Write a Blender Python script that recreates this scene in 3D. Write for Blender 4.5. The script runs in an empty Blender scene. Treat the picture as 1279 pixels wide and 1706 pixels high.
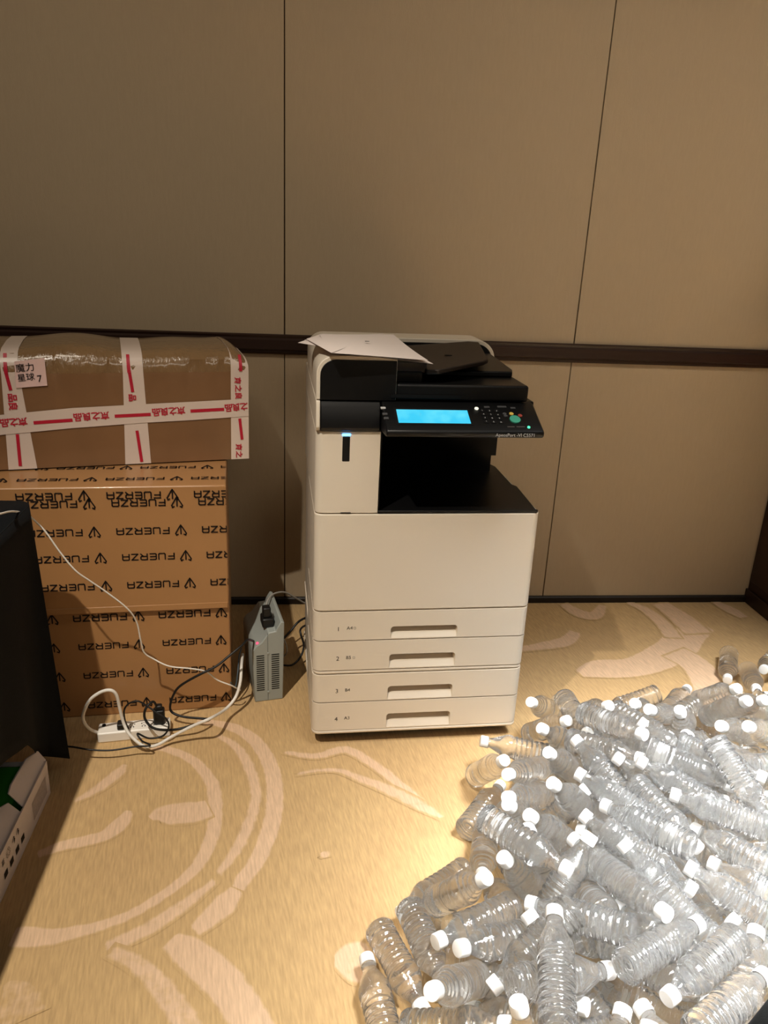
import bpy, bmesh, math, random
from mathutils import Vector, Matrix, Quaternion
from mathutils.geometry import tessellate_polygon

# ------------------------------------------------------------------ camera, world, lights, exposure
SC = bpy.context.scene
COL = SC.collection
SC.view_settings.view_transform = 'Standard'
SC.view_settings.look = 'None'
SC.view_settings.exposure = 0.0
SC.view_settings.gamma = 1.0
SC.view_settings.use_curve_mapping = False
SC.cycles.max_bounces = 20
SC.cycles.transmission_bounces = 18
SC.cycles.transparent_max_bounces = 32
SC.cycles.glossy_bounces = 6
SC.cycles.diffuse_bounces = 4
SC.cycles.sample_clamp_indirect = 12.0
SC.cycles.use_denoising = True

FPX = 1278.52
CAM_P = Vector((0.0, -2.7671, 1.3733))
YAW, PITCH, ROLL = 0.1127, 0.3406, 0.0456
def cam_axes():
    cy, sy, cp, sp = math.cos(YAW), math.sin(YAW), math.cos(PITCH), math.sin(PITCH)
    fwd = Vector((sy*cp, cy*cp, -sp)); right = Vector((cy, -sy, 0)); up = right.cross(fwd)
    c, s = math.cos(ROLL), math.sin(ROLL)
    return c*right + s*up, -s*right + c*up, fwd
RGT, UPV, FWD = cam_axes()
cam_d = bpy.data.cameras.new('camera'); cam = bpy.data.objects.new('camera', cam_d); COL.objects.link(cam)
cam_d.sensor_fit = 'VERTICAL'; cam_d.sensor_height = 36.0; cam_d.sensor_width = 27.0
cam_d.lens = FPX*36.0/1706.0
cam_d.clip_start = 0.02
m4 = Matrix((RGT, UPV, -FWD)).transposed().to_4x4(); m4.translation = CAM_P
cam.matrix_world = m4
SC.camera = cam

WORLD = bpy.data.worlds.new('room_ambient'); SC.world = WORLD; WORLD.use_nodes = True
WORLD.node_tree.nodes['Background'].inputs[0].default_value = (1.0, 0.80, 0.58, 1)
WORLD.node_tree.nodes['Background'].inputs[1].default_value = 0.03

def lamp(name, kind, loc, energy, color, target=None, **kw):
    d = bpy.data.lights.new(name, kind); d.energy = energy; d.color = color
    for k, v in kw.items(): setattr(d, k, v)
    o = bpy.data.objects.new(name, d); COL.objects.link(o); o.location = loc
    if target is not None:
        o.rotation_euler = (Vector(target) - Vector(loc)).to_track_quat('-Z', 'Y').to_euler()
    return o
lamp('downlight_over_table', 'SPOT', (-0.85, -2.45, 3.2), 385, (1.0, 0.90, 0.76), (-0.12, -1.42, 0), spot_size=math.radians(56), spot_blend=0.9, shadow_soft_size=0.022)
lamp('downlight_over_bottles', 'SPOT', (1.7, -2.5, 3.2), 1300, (0.98, 0.98, 1.0), (1.25, -1.78, 0), spot_size=math.radians(36), spot_blend=1.0, shadow_soft_size=0.06)
lamp('front_fill_area', 'AREA', (1.2, -5.2, 3.3), 5, (1.0, 0.88, 0.73), (0.5, 0, 1.6), shape='RECTANGLE', size=1.6, size_y=0.6, spread=math.radians(100))  # added frontal fill for the upright faces, no known fixture
for lx, le in ((-0.8, 2.3), (0.85, 3.2), (2.35, 4.6)):
    lamp('wall_fill_area', 'AREA', (lx, -1.6, 3.3), le, (1.0, 0.87, 0.70), (lx - 0.12, 0, 1.25), shape='RECTANGLE', size=0.9, size_y=0.3, spread=math.radians(74))  # unseen area fills, added to brighten the back wall
lamp('bottle_fill_area', 'AREA', (1.5, -2.1, 3.35), 58, (0.98, 0.99, 1.0), (1.3, -1.78, 0), shape='RECTANGLE', size=1.3, size_y=1.0, spread=math.radians(38))  # added soft source: whitens the heap and gives broad reflections on the bottles
for lx, ly in ((0.2, -3.2), (1.3, -3.2), (2.4, -3.3), (0.7, -1.6), (1.9, -1.7), (0.9, -3.9)):
    lamp('glint_spot', 'SPOT', (lx, ly, 3.35), 9, (1.0, 0.94, 0.84), (1.1, -1.6, 0), spot_size=math.radians(38), spot_blend=1.0, shadow_soft_size=0.025)  # extra spots added for glints, all aimed at the heap

# ------------------------------------------------------------------ geometry helpers
def ray(u, v): return FWD*FPX + RGT*(u - 639.5) - UPV*(v - 853.0)
def at_plane(u, v, p, n):
    d = ray(u, v); return CAM_P + d*((Vector(p) - CAM_P).dot(n)/d.dot(n))
def at_z(u, v, z=0.0): return at_plane(u, v, (0, 0, z), Vector((0, 0, 1)))
def at_y(u, v, y): return at_plane(u, v, (0, y, 0), Vector((0, 1, 0)))

class MB:
    """collects shapes of one mesh"""
    def __init__(s): s.v = []; s.f = []; s.mi = []; s.att = []
    def add(s, vs, fs, mi=0, att=None):
        b = len(s.v); s.v += [tuple(p) for p in vs]; s.f += [[b+i for i in f] for f in fs]; s.mi += [mi]*len(fs)
        s.att += (att if att is not None else [0.0]*len(vs)); return s
    def box(s, x0, x1, y0, y1, z0, z1, mi=0):
        v = [(x, y, z) for x in (x0, x1) for y in (y0, y1) for z in (z0, z1)]
        return s.add(v, [(0,1,3,2),(4,6,7,5),(0,4,5,1),(2,3,7,6),(0,2,6,4),(1,5,7,3)], mi)
    def prism(s, pts, a, b, axis='z', mi=0, cap=True):
        """extrude a 2-D outline: axis z -> pts are (x,y); y -> (x,z); x -> (y,z)"""
        def P(p, t):
            return {'z': (p[0], p[1], t), 'y': (p[0], t, p[1]), 'x': (t, p[0], p[1])}[axis]
        n = len(pts); v = [P(p, a) for p in pts] + [P(p, b) for p in pts]
        f = [(i, (i+1) % n, n+(i+1) % n, n+i) for i in range(n)]
        if cap: f += [tuple(range(n))[::-1], tuple(range(n, 2*n))]
        return s.add(v, f, mi)
    def lathe(s, prof, n=24, M=None, mi=0, cap=True):
        v = [(r*math.cos(2*math.pi*i/n), r*math.sin(2*math.pi*i/n), z) for z, r in prof for i in range(n)]
        k = len(prof)
        f = [(j*n+i, j*n+(i+1) % n, (j+1)*n+(i+1) % n, (j+1)*n+i) for j in range(k-1) for i in range(n)]
        if cap: f += [tuple(range(n))[::-1], tuple((k-1)*n+i for i in range(n))]
        if M is not None: v = [M @ Vector(p) for p in v]
        return s.add(v, f, mi)
    def tube(s, pts, r, n=8, mi=0, sub=4):
        P = smooth_path([Vector(p) for p in pts], sub)
        rings = []; t0 = (P[1]-P[0]).normalized()
        nrm = t0.orthogonal().normalized()
        for i, p in enumerate(P):
            t = (P[min(i+1, len(P)-1)] - P[max(i-1, 0)])
            t = t.normalized() if t.length > 1e-9 else t0
            nrm = (nrm - t*nrm.dot(t)); nrm = nrm.normalized() if nrm.length > 1e-6 else t.orthogonal().normalized()
            b = t.cross(nrm); rings.append([p + (nrm*math.cos(2*math.pi*k/n) + b*math.sin(2*math.pi*k/n))*r for k in range(n)])
        v = [q for rg in rings for q in rg]; K = len(P)
        f = [(j*n+i, j*n+(i+1) % n, (j+1)*n+(i+1) % n, (j+1)*n+i) for j in range(K-1) for i in range(n)]
        f += [tuple(range(n))[::-1], tuple((K-1)*n+i for i in range(n))]
        return s.add(v, f, mi)
    def build(s, name, mats, parent=None, bevel=0, seg=2, smooth=35, att=None, recalc=True):
        me = bpy.data.meshes.new(name); me.from_pydata([tuple(p) for p in s.v], [], s.f)
        if not isinstance(mats, (list, tuple)): mats = [mats]
        for m in mats: me.materials.append(m)
        me.polygons.foreach_set('material_index', s.mi)
        if att:
            a = me.attributes.new(att, 'FLOAT', 'POINT'); a.data.foreach_set('value', s.att)
        if recalc:
            bm = bmesh.new(); bm.from_mesh(me); bmesh.ops.recalc_face_normals(bm, faces=bm.faces); bm.to_mesh(me); bm.free()
        if smooth:
            me.polygons.foreach_set('use_smooth', [True]*len(me.polygons)); me.set_sharp_from_angle(angle=math.radians(smooth))
        o = bpy.data.objects.new(name, me); COL.objects.link(o)
        if parent is not None: o.parent = parent
        if bevel:
            b = o.modifiers.new('edge', 'BEVEL'); b.width = bevel; b.segments = seg; b.limit_method = 'ANGLE'; b.angle_limit = math.radians(40)
            b.harden_normals = False
        return o

def smooth_path(P, sub):
    out = []
    for i in range(len(P)-1):
        a, b, c, d = P[max(i-1, 0)], P[i], P[i+1], P[min(i+2, len(P)-1)]
        for k in range(sub):
            t = k/sub
            out.append(0.5*((2*b) + (c-a)*t + (2*a-5*b+4*c-d)*t*t + (3*b-a-3*c+d)*t**3))
    out.append(P[-1]); return out

def rrect(x0, x1, y0, y1, r, n=6):
    """rounded rectangle outline; r = (bl, br, tr, tl) radii"""
    if not isinstance(r, (list, tuple)): r = (r,)*4
    out = []
    for cx, cy, rr, a0 in ((x0, y0, r[0], 180), (x1, y0, r[1], 270), (x1, y1, r[2], 0), (x0, y1, r[3], 90)):
        sx = 1 if cx == x0 else -1; sy = 1 if cy == y0 else -1
        if rr <= 0: out.append((cx, cy)); continue
        for k in range(n+1):
            a = math.radians(a0 + 90*k/n); out.append((cx + sx*rr + rr*math.cos(a), cy + sy*rr + rr*math.sin(a)))
    return out

def thing(name, label, cat, loc=(0, 0, 0), rz=0, group=None):
    o = bpy.data.objects.new(name, None); COL.objects.link(o); o.location = loc; o.rotation_euler = (0, 0, rz)
    o.empty_display_size = 0.05
    return tag(o, label, cat, group)
def tag(o, label, cat=None, group=None):
    o['label'] = label
    if cat: o['category'] = cat
    if group: o['group'] = group
    return o
def structure(o): o['kind'] = 'structure'; return o

def text_verts(body, size, align='LEFT', extra=0.0):
    """flat text as (verts2d, faces) using the built-in font"""
    c = bpy.data.curves.new('txt', 'FONT'); c.body = body; c.size = size; c.align_x = align; c.fill_mode = 'FRONT'; c.resolution_u = 3
    c.offset = extra
    o = bpy.data.objects.new('txt', c); COL.objects.link(o)
    bpy.context.view_layer.update()
    me = bpy.data.meshes.new_from_object(o.evaluated_get(bpy.context.evaluated_depsgraph_get()))
    v = [(p.co.x, p.co.y) for p in me.vertices]; f = [list(p.vertices) for p in me.polygons]
    bpy.data.objects.remove(o); bpy.data.curves.remove(c); bpy.data.meshes.remove(me)
    return v, f
TXT = {}
def put_text(mb, body, size, O, X, Y, rot180=False, align='LEFT', mi=0, extra=0.0, lift=0.0004, clip=None):
    k = (body, size, align, extra)
    if k not in TXT: TXT[k] = text_verts(*k)
    v, f = TXT[k]
    O, X, Y = Vector(O), Vector(X).normalized(), Vector(Y).normalized(); N = X.cross(Y)
    s = -1 if rot180 else 1
    mb.add([O + X*(a*s) + Y*(b*s) + N*lift for a, b in v], f, mi)

# ------------------------------------------------------------------ materials
def new_mat(name):
    m = bpy.data.materials.new(name); m.use_nodes = True; nt = m.node_tree
    return m, nt, nt.nodes['Principled BSDF']
def srgb(r, g, b):
    f = lambda c: (c/255/12.92) if c/255 <= 0.04045 else ((c/255+0.055)/1.055)**2.4
    return (f(r), f(g), f(b), 1)
def mat(name, col, rough=0.5, spec=0.5, metal=0.0, bump=0.0, bscale=200.0, var=0.0, vscale=8.0, coat=0.0, emit=None, estr=0.0, stretch=(1, 1, 1), bdist=0.002):
    m, nt, b = new_mat(name)
    b.inputs['Base Color'].default_value = col; b.inputs['Roughness'].default_value = rough
    b.inputs['Specular IOR Level'].default_value = spec; b.inputs['Metallic'].default_value = metal
    b.inputs['Coat Weight'].default_value = coat; b.inputs['Coat Roughness'].default_value = 0.12
    tc = nt.nodes.new('ShaderNodeTexCoord'); mp = nt.nodes.new('ShaderNodeMapping'); mp.inputs['Scale'].default_value = stretch
    nt.links.new(tc.outputs['Object'], mp.inputs['Vector'])
    if var:
        n = nt.nodes.new('ShaderNodeTexNoise'); n.inputs['Scale'].default_value = vscale; n.inputs['Detail'].default_value = 5
        nt.links.new(mp.outputs[0], n.inputs['Vector'])
        r = nt.nodes.new('ShaderNodeMix'); r.data_type = 'RGBA'
        r.inputs['A'].default_value = tuple(c*(1-var) for c in col[:3]) + (1,); r.inputs['B'].default_value = tuple(min(1, c*(1+var)) for c in col[:3]) + (1,)
        nt.links.new(n.outputs['Fac'], r.inputs['Factor']); nt.links.new(r.outputs['Result'], b.inputs['Base Color'])
    if bump:
        n = nt.nodes.new('ShaderNodeTexNoise'); n.inputs['Scale'].default_value = bscale; n.inputs['Detail'].default_value = 3
        nt.links.new(mp.outputs[0], n.inputs['Vector'])
        bp = nt.nodes.new('ShaderNodeBump'); bp.inputs['Strength'].default_value = bump; bp.inputs['Distance'].default_value = bdist
        nt.links.new(n.outputs['Fac'], bp.inputs['Height']); nt.links.new(bp.outputs[0], b.inputs['Normal'])
    if emit:
        b.inputs['Emission Color'].default_value = emit; b.inputs['Emission Strength'].default_value = estr
    return m

M = {}
M['wall'] = mat('fabric_wall_panel', srgb(180, 161, 134), 0.9, 0.15, bump=0.25, bscale=500, var=0.05, vscale=120, stretch=(1, 1, 0.15))
M['groove'] = mat('panel_groove', srgb(40, 30, 22), 0.9, 0.1)
M['darkwood'] = mat('dark_wood', srgb(44, 25, 17), 0.45, 0.4, var=0.3, vscale=14, stretch=(0.3, 1, 6), bump=0.1, bscale=60)
M['skirt'] = mat('black_skirting', srgb(26, 18, 14), 0.5, 0.4)
M['white'] = mat('printer_white_plastic', srgb(218, 207, 190), 0.42, 0.4, bump=0.04, bscale=900)
M['black'] = mat('printer_black_plastic', srgb(11, 11, 12), 0.42, 0.3, bump=0.05, bscale=900)
M['blackm'] = mat('matt_black_plastic', srgb(8, 8, 9), 0.6, 0.25)
M['gap'] = mat('dark_gap', srgb(40, 34, 30), 0.8, 0.2)
M['tray'] = mat('smoked_tray_plastic', srgb(40, 31, 26), 0.55, 0.35)
M['guide'] = mat('grey_guide_plastic', srgb(72, 68, 66), 0.4, 0.4)
M['ink'] = mat('black_ink', srgb(24, 20, 20), 0.6, 0.2)
M['panelink'] = mat('grey_panel_ink', srgb(180, 180, 180), 0.5, 0.3)
M['green'] = mat('green_button', srgb(70, 165, 140), 0.4, 0.4)
M['yellow'] = mat('yellow_button', srgb(220, 190, 90), 0.4, 0.4)
M['redbtn'] = mat('red_button', srgb(160, 70, 60), 0.4, 0.4)
M['keygrey'] = mat('grey_key', srgb(70, 70, 72), 0.5, 0.4)
M['paper'] = mat('white_paper', srgb(226, 214, 208), 0.8, 0.2)
M['card'] = mat('brown_cardboard', srgb(164, 120, 76), 0.42, 0.5, var=0.10, vscale=5, bump=0.15, bscale=12, coat=0.25)
M['wrapcard'] = mat('film_wrapped_cardboard', srgb(134, 98, 66), 0.36, 0.5, var=0.18, vscale=7, bump=0.35, bscale=22, coat=0.45)
M['film'] = mat('crumpled_clear_film', srgb(138, 108, 74), 0.22, 0.6, var=0.2, vscale=10, bump=1.0, bscale=55, coat=0.7, stretch=(1.2, 1, 0.35), bdist=0.006)
M['tape'] = mat('white_packing_tape', srgb(226, 208, 196), 0.3, 0.5, bump=0.2, bscale=40)
M['red'] = mat('red_tape_ink', srgb(190, 30, 55), 0.45, 0.4)
M['note'] = mat('pink_note_paper', srgb(238, 205, 200), 0.8, 0.2)
M['cloth'] = mat('black_tablecloth', srgb(9, 13, 17), 0.85, 0.2, bump=0.3, bscale=300)
M['wcard'] = mat('white_carton', srgb(214, 204, 202), 0.55, 0.3)
M['greencloth'] = mat('green_felt', srgb(66, 160, 48), 0.8, 0.2, bump=0.3, bscale=300)
M['stripwhite'] = mat('power_strip_white', srgb(236, 232, 224), 0.35, 0.5)
M['cordwhite'] = mat('white_cord', srgb(226, 222, 214), 0.45, 0.4)
M['cordgrey'] = mat('grey_cord', srgb(150, 146, 140), 0.5, 0.4)
M['cordblack'] = mat('black_cord', srgb(18, 18, 18), 0.45, 0.4)
M['steel'] = mat('grey_enamelled_steel', srgb(150, 156, 152), 0.38, 0.5, bump=0.06, bscale=300)
M['slot'] = mat('vent_slot_black', srgb(16, 16, 16), 0.8, 0.2)
M['cap'] = mat('white_cap_plastic', srgb(240, 240, 238), 0.4, 0.45)
M['bag'] = mat('black_fabric', srgb(10, 12, 12), 0.9, 0.2, bump=0.2, bscale=300)
M['stain'] = mat('grey_smudge', srgb(150, 120, 88), 0.9, 0.1)
def glow(name, col, s): return mat(name, (0, 0, 0, 1), 0.3, 0.3, emit=col, estr=s)
M['led_blue'] = glow('blue_led', (0.08, 0.35, 1.0, 1), 7.0)
M['led_green'] = glow('green_led', (0.1, 1.0, 0.5, 1), 1.6)
M['led_white'] = glow('white_led', (1.0, 0.95, 0.75, 1), 1.2)
M['led_red'] = glow('red_led', (1.0, 0.05, 0.12, 1), 2.5)

def screen_mat():
    m, nt, b = new_mat('lit_touch_screen')
    tc = nt.nodes.new('ShaderNodeTexCoord'); n = nt.nodes.new('ShaderNodeTexNoise'); n.inputs['Scale'].default_value = 18
    r = nt.nodes.new('ShaderNodeValToRGB'); r.color_ramp.elements[0].color = (0.04, 0.60, 0.90, 1); r.color_ramp.elements[1].color = (0.12, 0.74, 0.95, 1)
    r.color_ramp.elements[0].position = 0.4; r.color_ramp.elements[1].position = 0.65
    nt.links.new(tc.outputs['Object'], n.inputs['Vector']); nt.links.new(n.outputs['Fac'], r.inputs['Fac'])
    nt.links.new(r.outputs['Color'], b.inputs['Emission Color']); b.inputs['Emission Strength'].default_value = 1.05
    b.inputs['Base Color'].default_value = (0.01, 0.02, 0.03, 1); b.inputs['Roughness'].default_value = 0.15
    return m
M['screen'] = screen_mat()

def carpet_mat():
    m, nt, b = new_mat('sand_carpet'); N = nt.nodes; Lk = nt.links.new
    b.inputs['Roughness'].default_value = 0.95; b.inputs['Specular IOR Level'].default_value = 0.1
    b.inputs['Sheen Weight'].default_value = 0.15
    tc = N.new('ShaderNodeTexCoord')
    vr = N.new('ShaderNodeVectorRotate'); vr.rotation_type = 'Z_AXIS'; vr.inputs['Angle'].default_value = -0.15; Lk(tc.outputs['Object'], vr.inputs['Vector'])
    mp = N.new('ShaderNodeMapping'); mp.inputs['Scale'].default_value = (210, 22, 1)
    Lk(vr.outputs[0], mp.inputs['Vector'])
    n1 = N.new('ShaderNodeTexNoise'); n1.inputs['Scale'].default_value = 1.0; n1.inputs['Detail'].default_value = 3; Lk(mp.outputs[0], n1.inputs['Vector'])
    n2 = N.new('ShaderNodeTexNoise'); n2.inputs['Scale'].default_value = 3.2; n2.inputs['Detail'].default_value = 4; Lk(tc.outputs['Object'], n2.inputs['Vector'])
    n3 = N.new('ShaderNodeTexNoise'); n3.inputs['Scale'].default_value = 45; n3.inputs['Detail'].default_value = 3; Lk(tc.outputs['Object'], n3.inputs['Vector'])
    base = N.new('ShaderNodeMix'); base.data_type = 'RGBA'
    base.inputs['A'].default_value = srgb(190, 156, 112); base.inputs['B'].default_value = srgb(202, 171, 122); Lk(n2.outputs['Fac'], base.inputs['Factor'])
    mot = N.new('ShaderNodeMix'); mot.data_type = 'RGBA'
    mot.inputs['A'].default_value = srgb(212, 178, 146); mot.inputs['B'].default_value = srgb(222, 190, 156); Lk(n2.outputs['Fac'], mot.inputs['Factor'])
    at = N.new('ShaderNodeAttribute'); at.attribute_name = 'motif'
    add = N.new('ShaderNodeMath'); add.operation = 'MULTIPLY_ADD'; Lk(n3.outputs['Fac'], add.inputs[0]); add.inputs[1].default_value = 0.7; Lk(at.outputs['Fac'], add.inputs[2])
    mr = N.new('ShaderNodeMapRange'); Lk(add.outputs[0], mr.inputs['Value']); mr.inputs['From Min'].default_value = 0.62; mr.inputs['From Max'].default_value = 1.0
    mix = N.new('ShaderNodeMix'); mix.data_type = 'RGBA'; Lk(mr.outputs[0], mix.inputs['Factor']); Lk(base.outputs['Result'], mix.inputs['A']); Lk(mot.outputs['Result'], mix.inputs['B'])
    rp = N.new('ShaderNodeMapRange'); Lk(n1.outputs['Fac'], rp.inputs['Value']); rp.inputs['From Min'].default_value = 0.3; rp.inputs['From Max'].default_value = 0.75; rp.inputs['To Min'].default_value = 0.80; rp.inputs['To Max'].default_value = 1.08
    mul = N.new('ShaderNodeMix'); mul.data_type = 'RGBA'; mul.blend_type = 'MULTIPLY'; mul.inputs['Factor'].default_value = 1.0
    Lk(mix.outputs['Result'], mul.inputs['A']); Lk(rp.outputs[0], mul.inputs['B']); Lk(mul.outputs['Result'], b.inputs['Base Color'])
    bp = N.new('ShaderNodeBump'); bp.inputs['Strength'].default_value = 0.35; bp.inputs['Distance'].default_value = 0.004
    Lk(n1.outputs['Fac'], bp.inputs['Height']); Lk(bp.outputs[0], b.inputs['Normal'])
    return m
M['carpet'] = carpet_mat()

def water_mat():
    m, nt, b = new_mat('water_in_clear_plastic'); N = nt.nodes; Lk = nt.links.new
    N.remove(b); out = N['Material Output']
    g = N.new('ShaderNodeBsdfRefraction'); g.inputs['IOR'].default_value = 1.33; g.inputs['Roughness'].default_value = 0.0; g.inputs['Color'].default_value = (0.985, 0.99, 0.99, 1)
    t = N.new('ShaderNodeBsdfTransparent'); t.inputs['Color'].default_value = (0.985, 0.99, 0.99, 1)
    gl = N.new('ShaderNodeBsdfGlossy'); gl.inputs['Roughness'].default_value = 0.07; gl.inputs['Color'].default_value = (1, 1, 1, 1)
    di = N.new('ShaderNodeBsdfTranslucent'); di.inputs['Color'].default_value = (0.97, 0.99, 1.0, 1)
    df = N.new('ShaderNodeBsdfDiffuse'); df.inputs['Color'].default_value = (0.97, 0.99, 1.0, 1)
    fr = N.new('ShaderNodeFresnel'); fr.inputs['IOR'].default_value = 1.5
    fm = N.new('ShaderNodeMath'); fm.operation = 'MULTIPLY_ADD'; Lk(fr.outputs[0], fm.inputs[0]); fm.inputs[1].default_value = 0.9; fm.inputs[2].default_value = 0.02; fm.use_clamp = True
    m1 = N.new('ShaderNodeMixShader'); m1.inputs[0].default_value = 0.15; Lk(g.outputs[0], m1.inputs[1]); Lk(t.outputs[0], m1.inputs[2])
    m3 = N.new('ShaderNodeMixShader'); m3.inputs[0].default_value = 0.5; Lk(di.outputs[0], m3.inputs[1]); Lk(df.outputs[0], m3.inputs[2])
    m5 = N.new('ShaderNodeMixShader'); m5.inputs[0].default_value = 0.065; Lk(m1.outputs[0], m5.inputs[1]); Lk(m3.outputs[0], m5.inputs[2])  # milky white share brightens the heap in place of light scattered between bottles
    m2 = N.new('ShaderNodeMixShader'); Lk(fm.outputs[0], m2.inputs[0]); Lk(m5.outputs[0], m2.inputs[1]); Lk(gl.outputs[0], m2.inputs[2])
    tc = N.new('ShaderNodeTexCoord'); nz = N.new('ShaderNodeTexNoise'); nz.inputs['Scale'].default_value = 130; nz.inputs['Detail'].default_value = 2; Lk(tc.outputs['Object'], nz.inputs['Vector'])
    bp = N.new('ShaderNodeBump'); bp.inputs['Strength'].default_value = 0.5; bp.inputs['Distance'].default_value = 0.0025; Lk(nz.outputs['Fac'], bp.inputs['Height']); Lk(bp.outputs[0], gl.inputs['Normal'])
    Lk(m2.outputs[0], out.inputs['Surface'])
    return m
M['water'] = water_mat()

# ------------------------------------------------------------------ the room
SEAMS = [-1.115, -0.0664, 0.9827, 2.03]
RAIL0, RAIL1 = 0.978, 1.0456
wl = MB()
for z0, z1 in ((0.026, RAIL0+0.01), (RAIL1-0.01, 3.6)):
    for a, b in zip([-2.4]+SEAMS, SEAMS+[2.6]):
        wl.box(a+0.0016, b-0.0016, 0.0, 0.03, z0, z1)
wl.box(-2.4, 2.6, 0.012, 0.05, 0, 3.6, 1)
structure(wl.build('wall_back', [M['wall'], M['groove']], bevel=0.0012, seg=1))
# moulded chair rail
prof = [(0.0, RAIL0), (-0.010, RAIL0), (-0.014, RAIL0+0.006), (-0.014, RAIL0+0.012), (-0.022, RAIL0+0.018), (-0.022, RAIL1-0.018), (-0.014, RAIL1-0.012), (-0.016, RAIL1-0.004), (-0.010, RAIL1), (0.0, RAIL1)]
structure(MB().prism(prof, -2.4, 1.862, 'x').build('trim_1', M['darkwood'], smooth=25))
structure(MB().prism([(0, 0), (-0.012, 0), (-0.012, 0.023), (-0.008, 0.028), (0, 0.028)], -2.4, 1.862, 'x').build('baseboard_back', M['skirt']))
# dark wood return at the right-hand end of the wall
rw = MB(); rw.box(1.866, 1.93, -0.62, 0.0, 0.0, 1.85); rw.box(1.858, 1.866, -0.60, -0.02, 0.10, 0.95); rw.box(1.856, 1.866, -0.62, 0.0, 0, 0.06)
structure(rw.build('wall_right', M['darkwood'], bevel=0.003))

# carpet with woven motifs
fl = MB(); fl.add([(-3.2, -4.2, 0), (3.4, -4.2, 0), (3.4, 0.05, 0), (-3.2, 0.05, 0)], [(0, 1, 2, 3)])
fl.att = [0.0]*4
LAY = [0.0003]
def motif(pts, amt=1.0, off=(0, 1160), sc=1.9984):
    """pts: (x, y, half width) along the centre of a woven band"""
    LAY[0] += 0.00006; z = LAY[0]
    P = []; 
    for x, y, w in pts:
        a = at_z(off[0]+x/sc, off[1]+y/sc); wpx = w/sc
        b = at_z(off[0]+x/sc + wpx, off[1]+y/sc); P.append(Vector((a.x, a.y, max(0.004, (b-a).length))))
    P = smooth_path(P, 5)
    vs, att, fs = [], [], []
    for i, p in enumerate(P):
        t = Vector((P[min(i+1, len(P)-1)].x - P[max(i-1, 0)].x, P[min(i+1, len(P)-1)].y - P[max(i-1, 0)].y, 0)).normalized()
        n = Vector((-t.y, t.x, 0)); w = max(0.003, p.z); fe = 0.009
        e = 0.0 if i in (0, len(P)-1) else amt
        for d, q in ((-w-fe, 0), (-w+fe*0.5, e), (w-fe*0.5, e), (w+fe, 0)):
            vs.append((p.x+n.x*d, p.y+n.y*d, z)); att.append(q)
    for i in range(len(P)-1):
        for k in range(3): fs.append((4*i+k, 4*i+k+1, 4*i+k+5, 4*i+k+4))
    fl.add(vs, fs, 0, att)
motif([(40, 800, 30), (70, 800, 36), (150, 803, 30), (230, 790, 22), (400, 742, 14), (560, 650, 15), (660, 560, 18), (710, 450, 20), (716, 350, 20), (700, 280, 17), (640, 212, 14), (560, 178, 12), (500, 170, 8)])
motif([(770, 690, 10), (810, 610, 22), (860, 540, 24), (905, 420, 25), (915, 320, 24), (900, 230, 22), (850, 150, 20), (790, 110, 18), (730, 92, 14), (650, 82, 8)])
motif([(720, 600, 10), (800, 490, 18), (848, 360, 16), (845, 280, 16), (810, 200, 16), (770, 155, 12), (720, 130, 8)], 0.75)
motif([(500, 410, 10), (530, 395, 34), (590, 390, 50), (650, 385, 48), (700, 370, 40)], 0.7)
motif([(120, 530, 10), (200, 500, 18), (280, 482, 20), (350, 463, 22), (395, 430, 26), (420, 398, 16), (428, 380, 4)])
motif([(240, 355, 6), (330, 305, 18), (390, 258, 20), (420, 225, 5)], 0.7)
motif([(340, 842, 20), (480, 780, 26), (620, 690, 20), (720, 610, 10)], 0.7)
motif([(640, 790, 20), (740, 700, 40), (790, 640, 20)], 0.8)
motif([(360, 845, 20), (470, 900, 30), (560, 1000, 38), (620, 1090, 40), (650, 1150, 40)], 0.6)
motif([(560, 810, 30), (640, 860, 55), (740, 950, 60), (820, 1060, 60), (870, 1150, 60)], 0.8)
motif([(940, 185, 6), (1050, 200, 12), (1150, 178, 16), (1240, 225, 16), (1300, 270, 16), (1400, 350, 12), (1475, 408, 4)], 0.8)
motif([(980, 260, 4), (1110, 245, 8), (1200, 275, 14), (1290, 310, 20), (1400, 365, 20), (1475, 408, 4)], 0.7)
motif([(1110, 880, 20), (1150, 880, 60), (1200, 885, 75), (1240, 890, 30)], 0.7)
motif([(1070, 520, 6), (1080, 528, 16), (1085, 540, 5)], 0.6)
motif([(20, 950, 10), (60, 1000, 60), (80, 1080, 70)], 0.4)
q = dict(off=(740, 1060), sc=2.373)
motif([(250, 60, 10), (380, 40, 25), (480, 20, 30), (520, -20, 20)], 0.7, **q)
motif([(530, 150, 20), (620, 130, 60), (760, 120, 60), (900, 60, 70), (960, 0, 60), (1040, -40, 30)], 0.9, **q)
motif([(900, 60, 60), (1000, 120, 60), (1040, 210, 50), (1020, 280, 30)], 0.9, **q)
q = dict(off=(860, 500), sc=3.046)
motif([(235, 1540, 20), (320, 1590, 40), (400, 1600, 35), (440, 1545, 15)], 0.8, **q)
motif([(560, 1535, 12), (650, 1570, 26), (740, 1640, 34), (800, 1720, 40)], 0.9, **q)
motif([(720, 1535, 40), (830, 1610, 60), (930, 1700, 70)], 0.7, **q)
motif([(1000, 1530, 12), (1080, 1570, 34), (1160, 1615, 20)], 0.8, **q)
structure(fl.build('floor', M['carpet'], att='motif', smooth=0, recalc=False))

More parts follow.
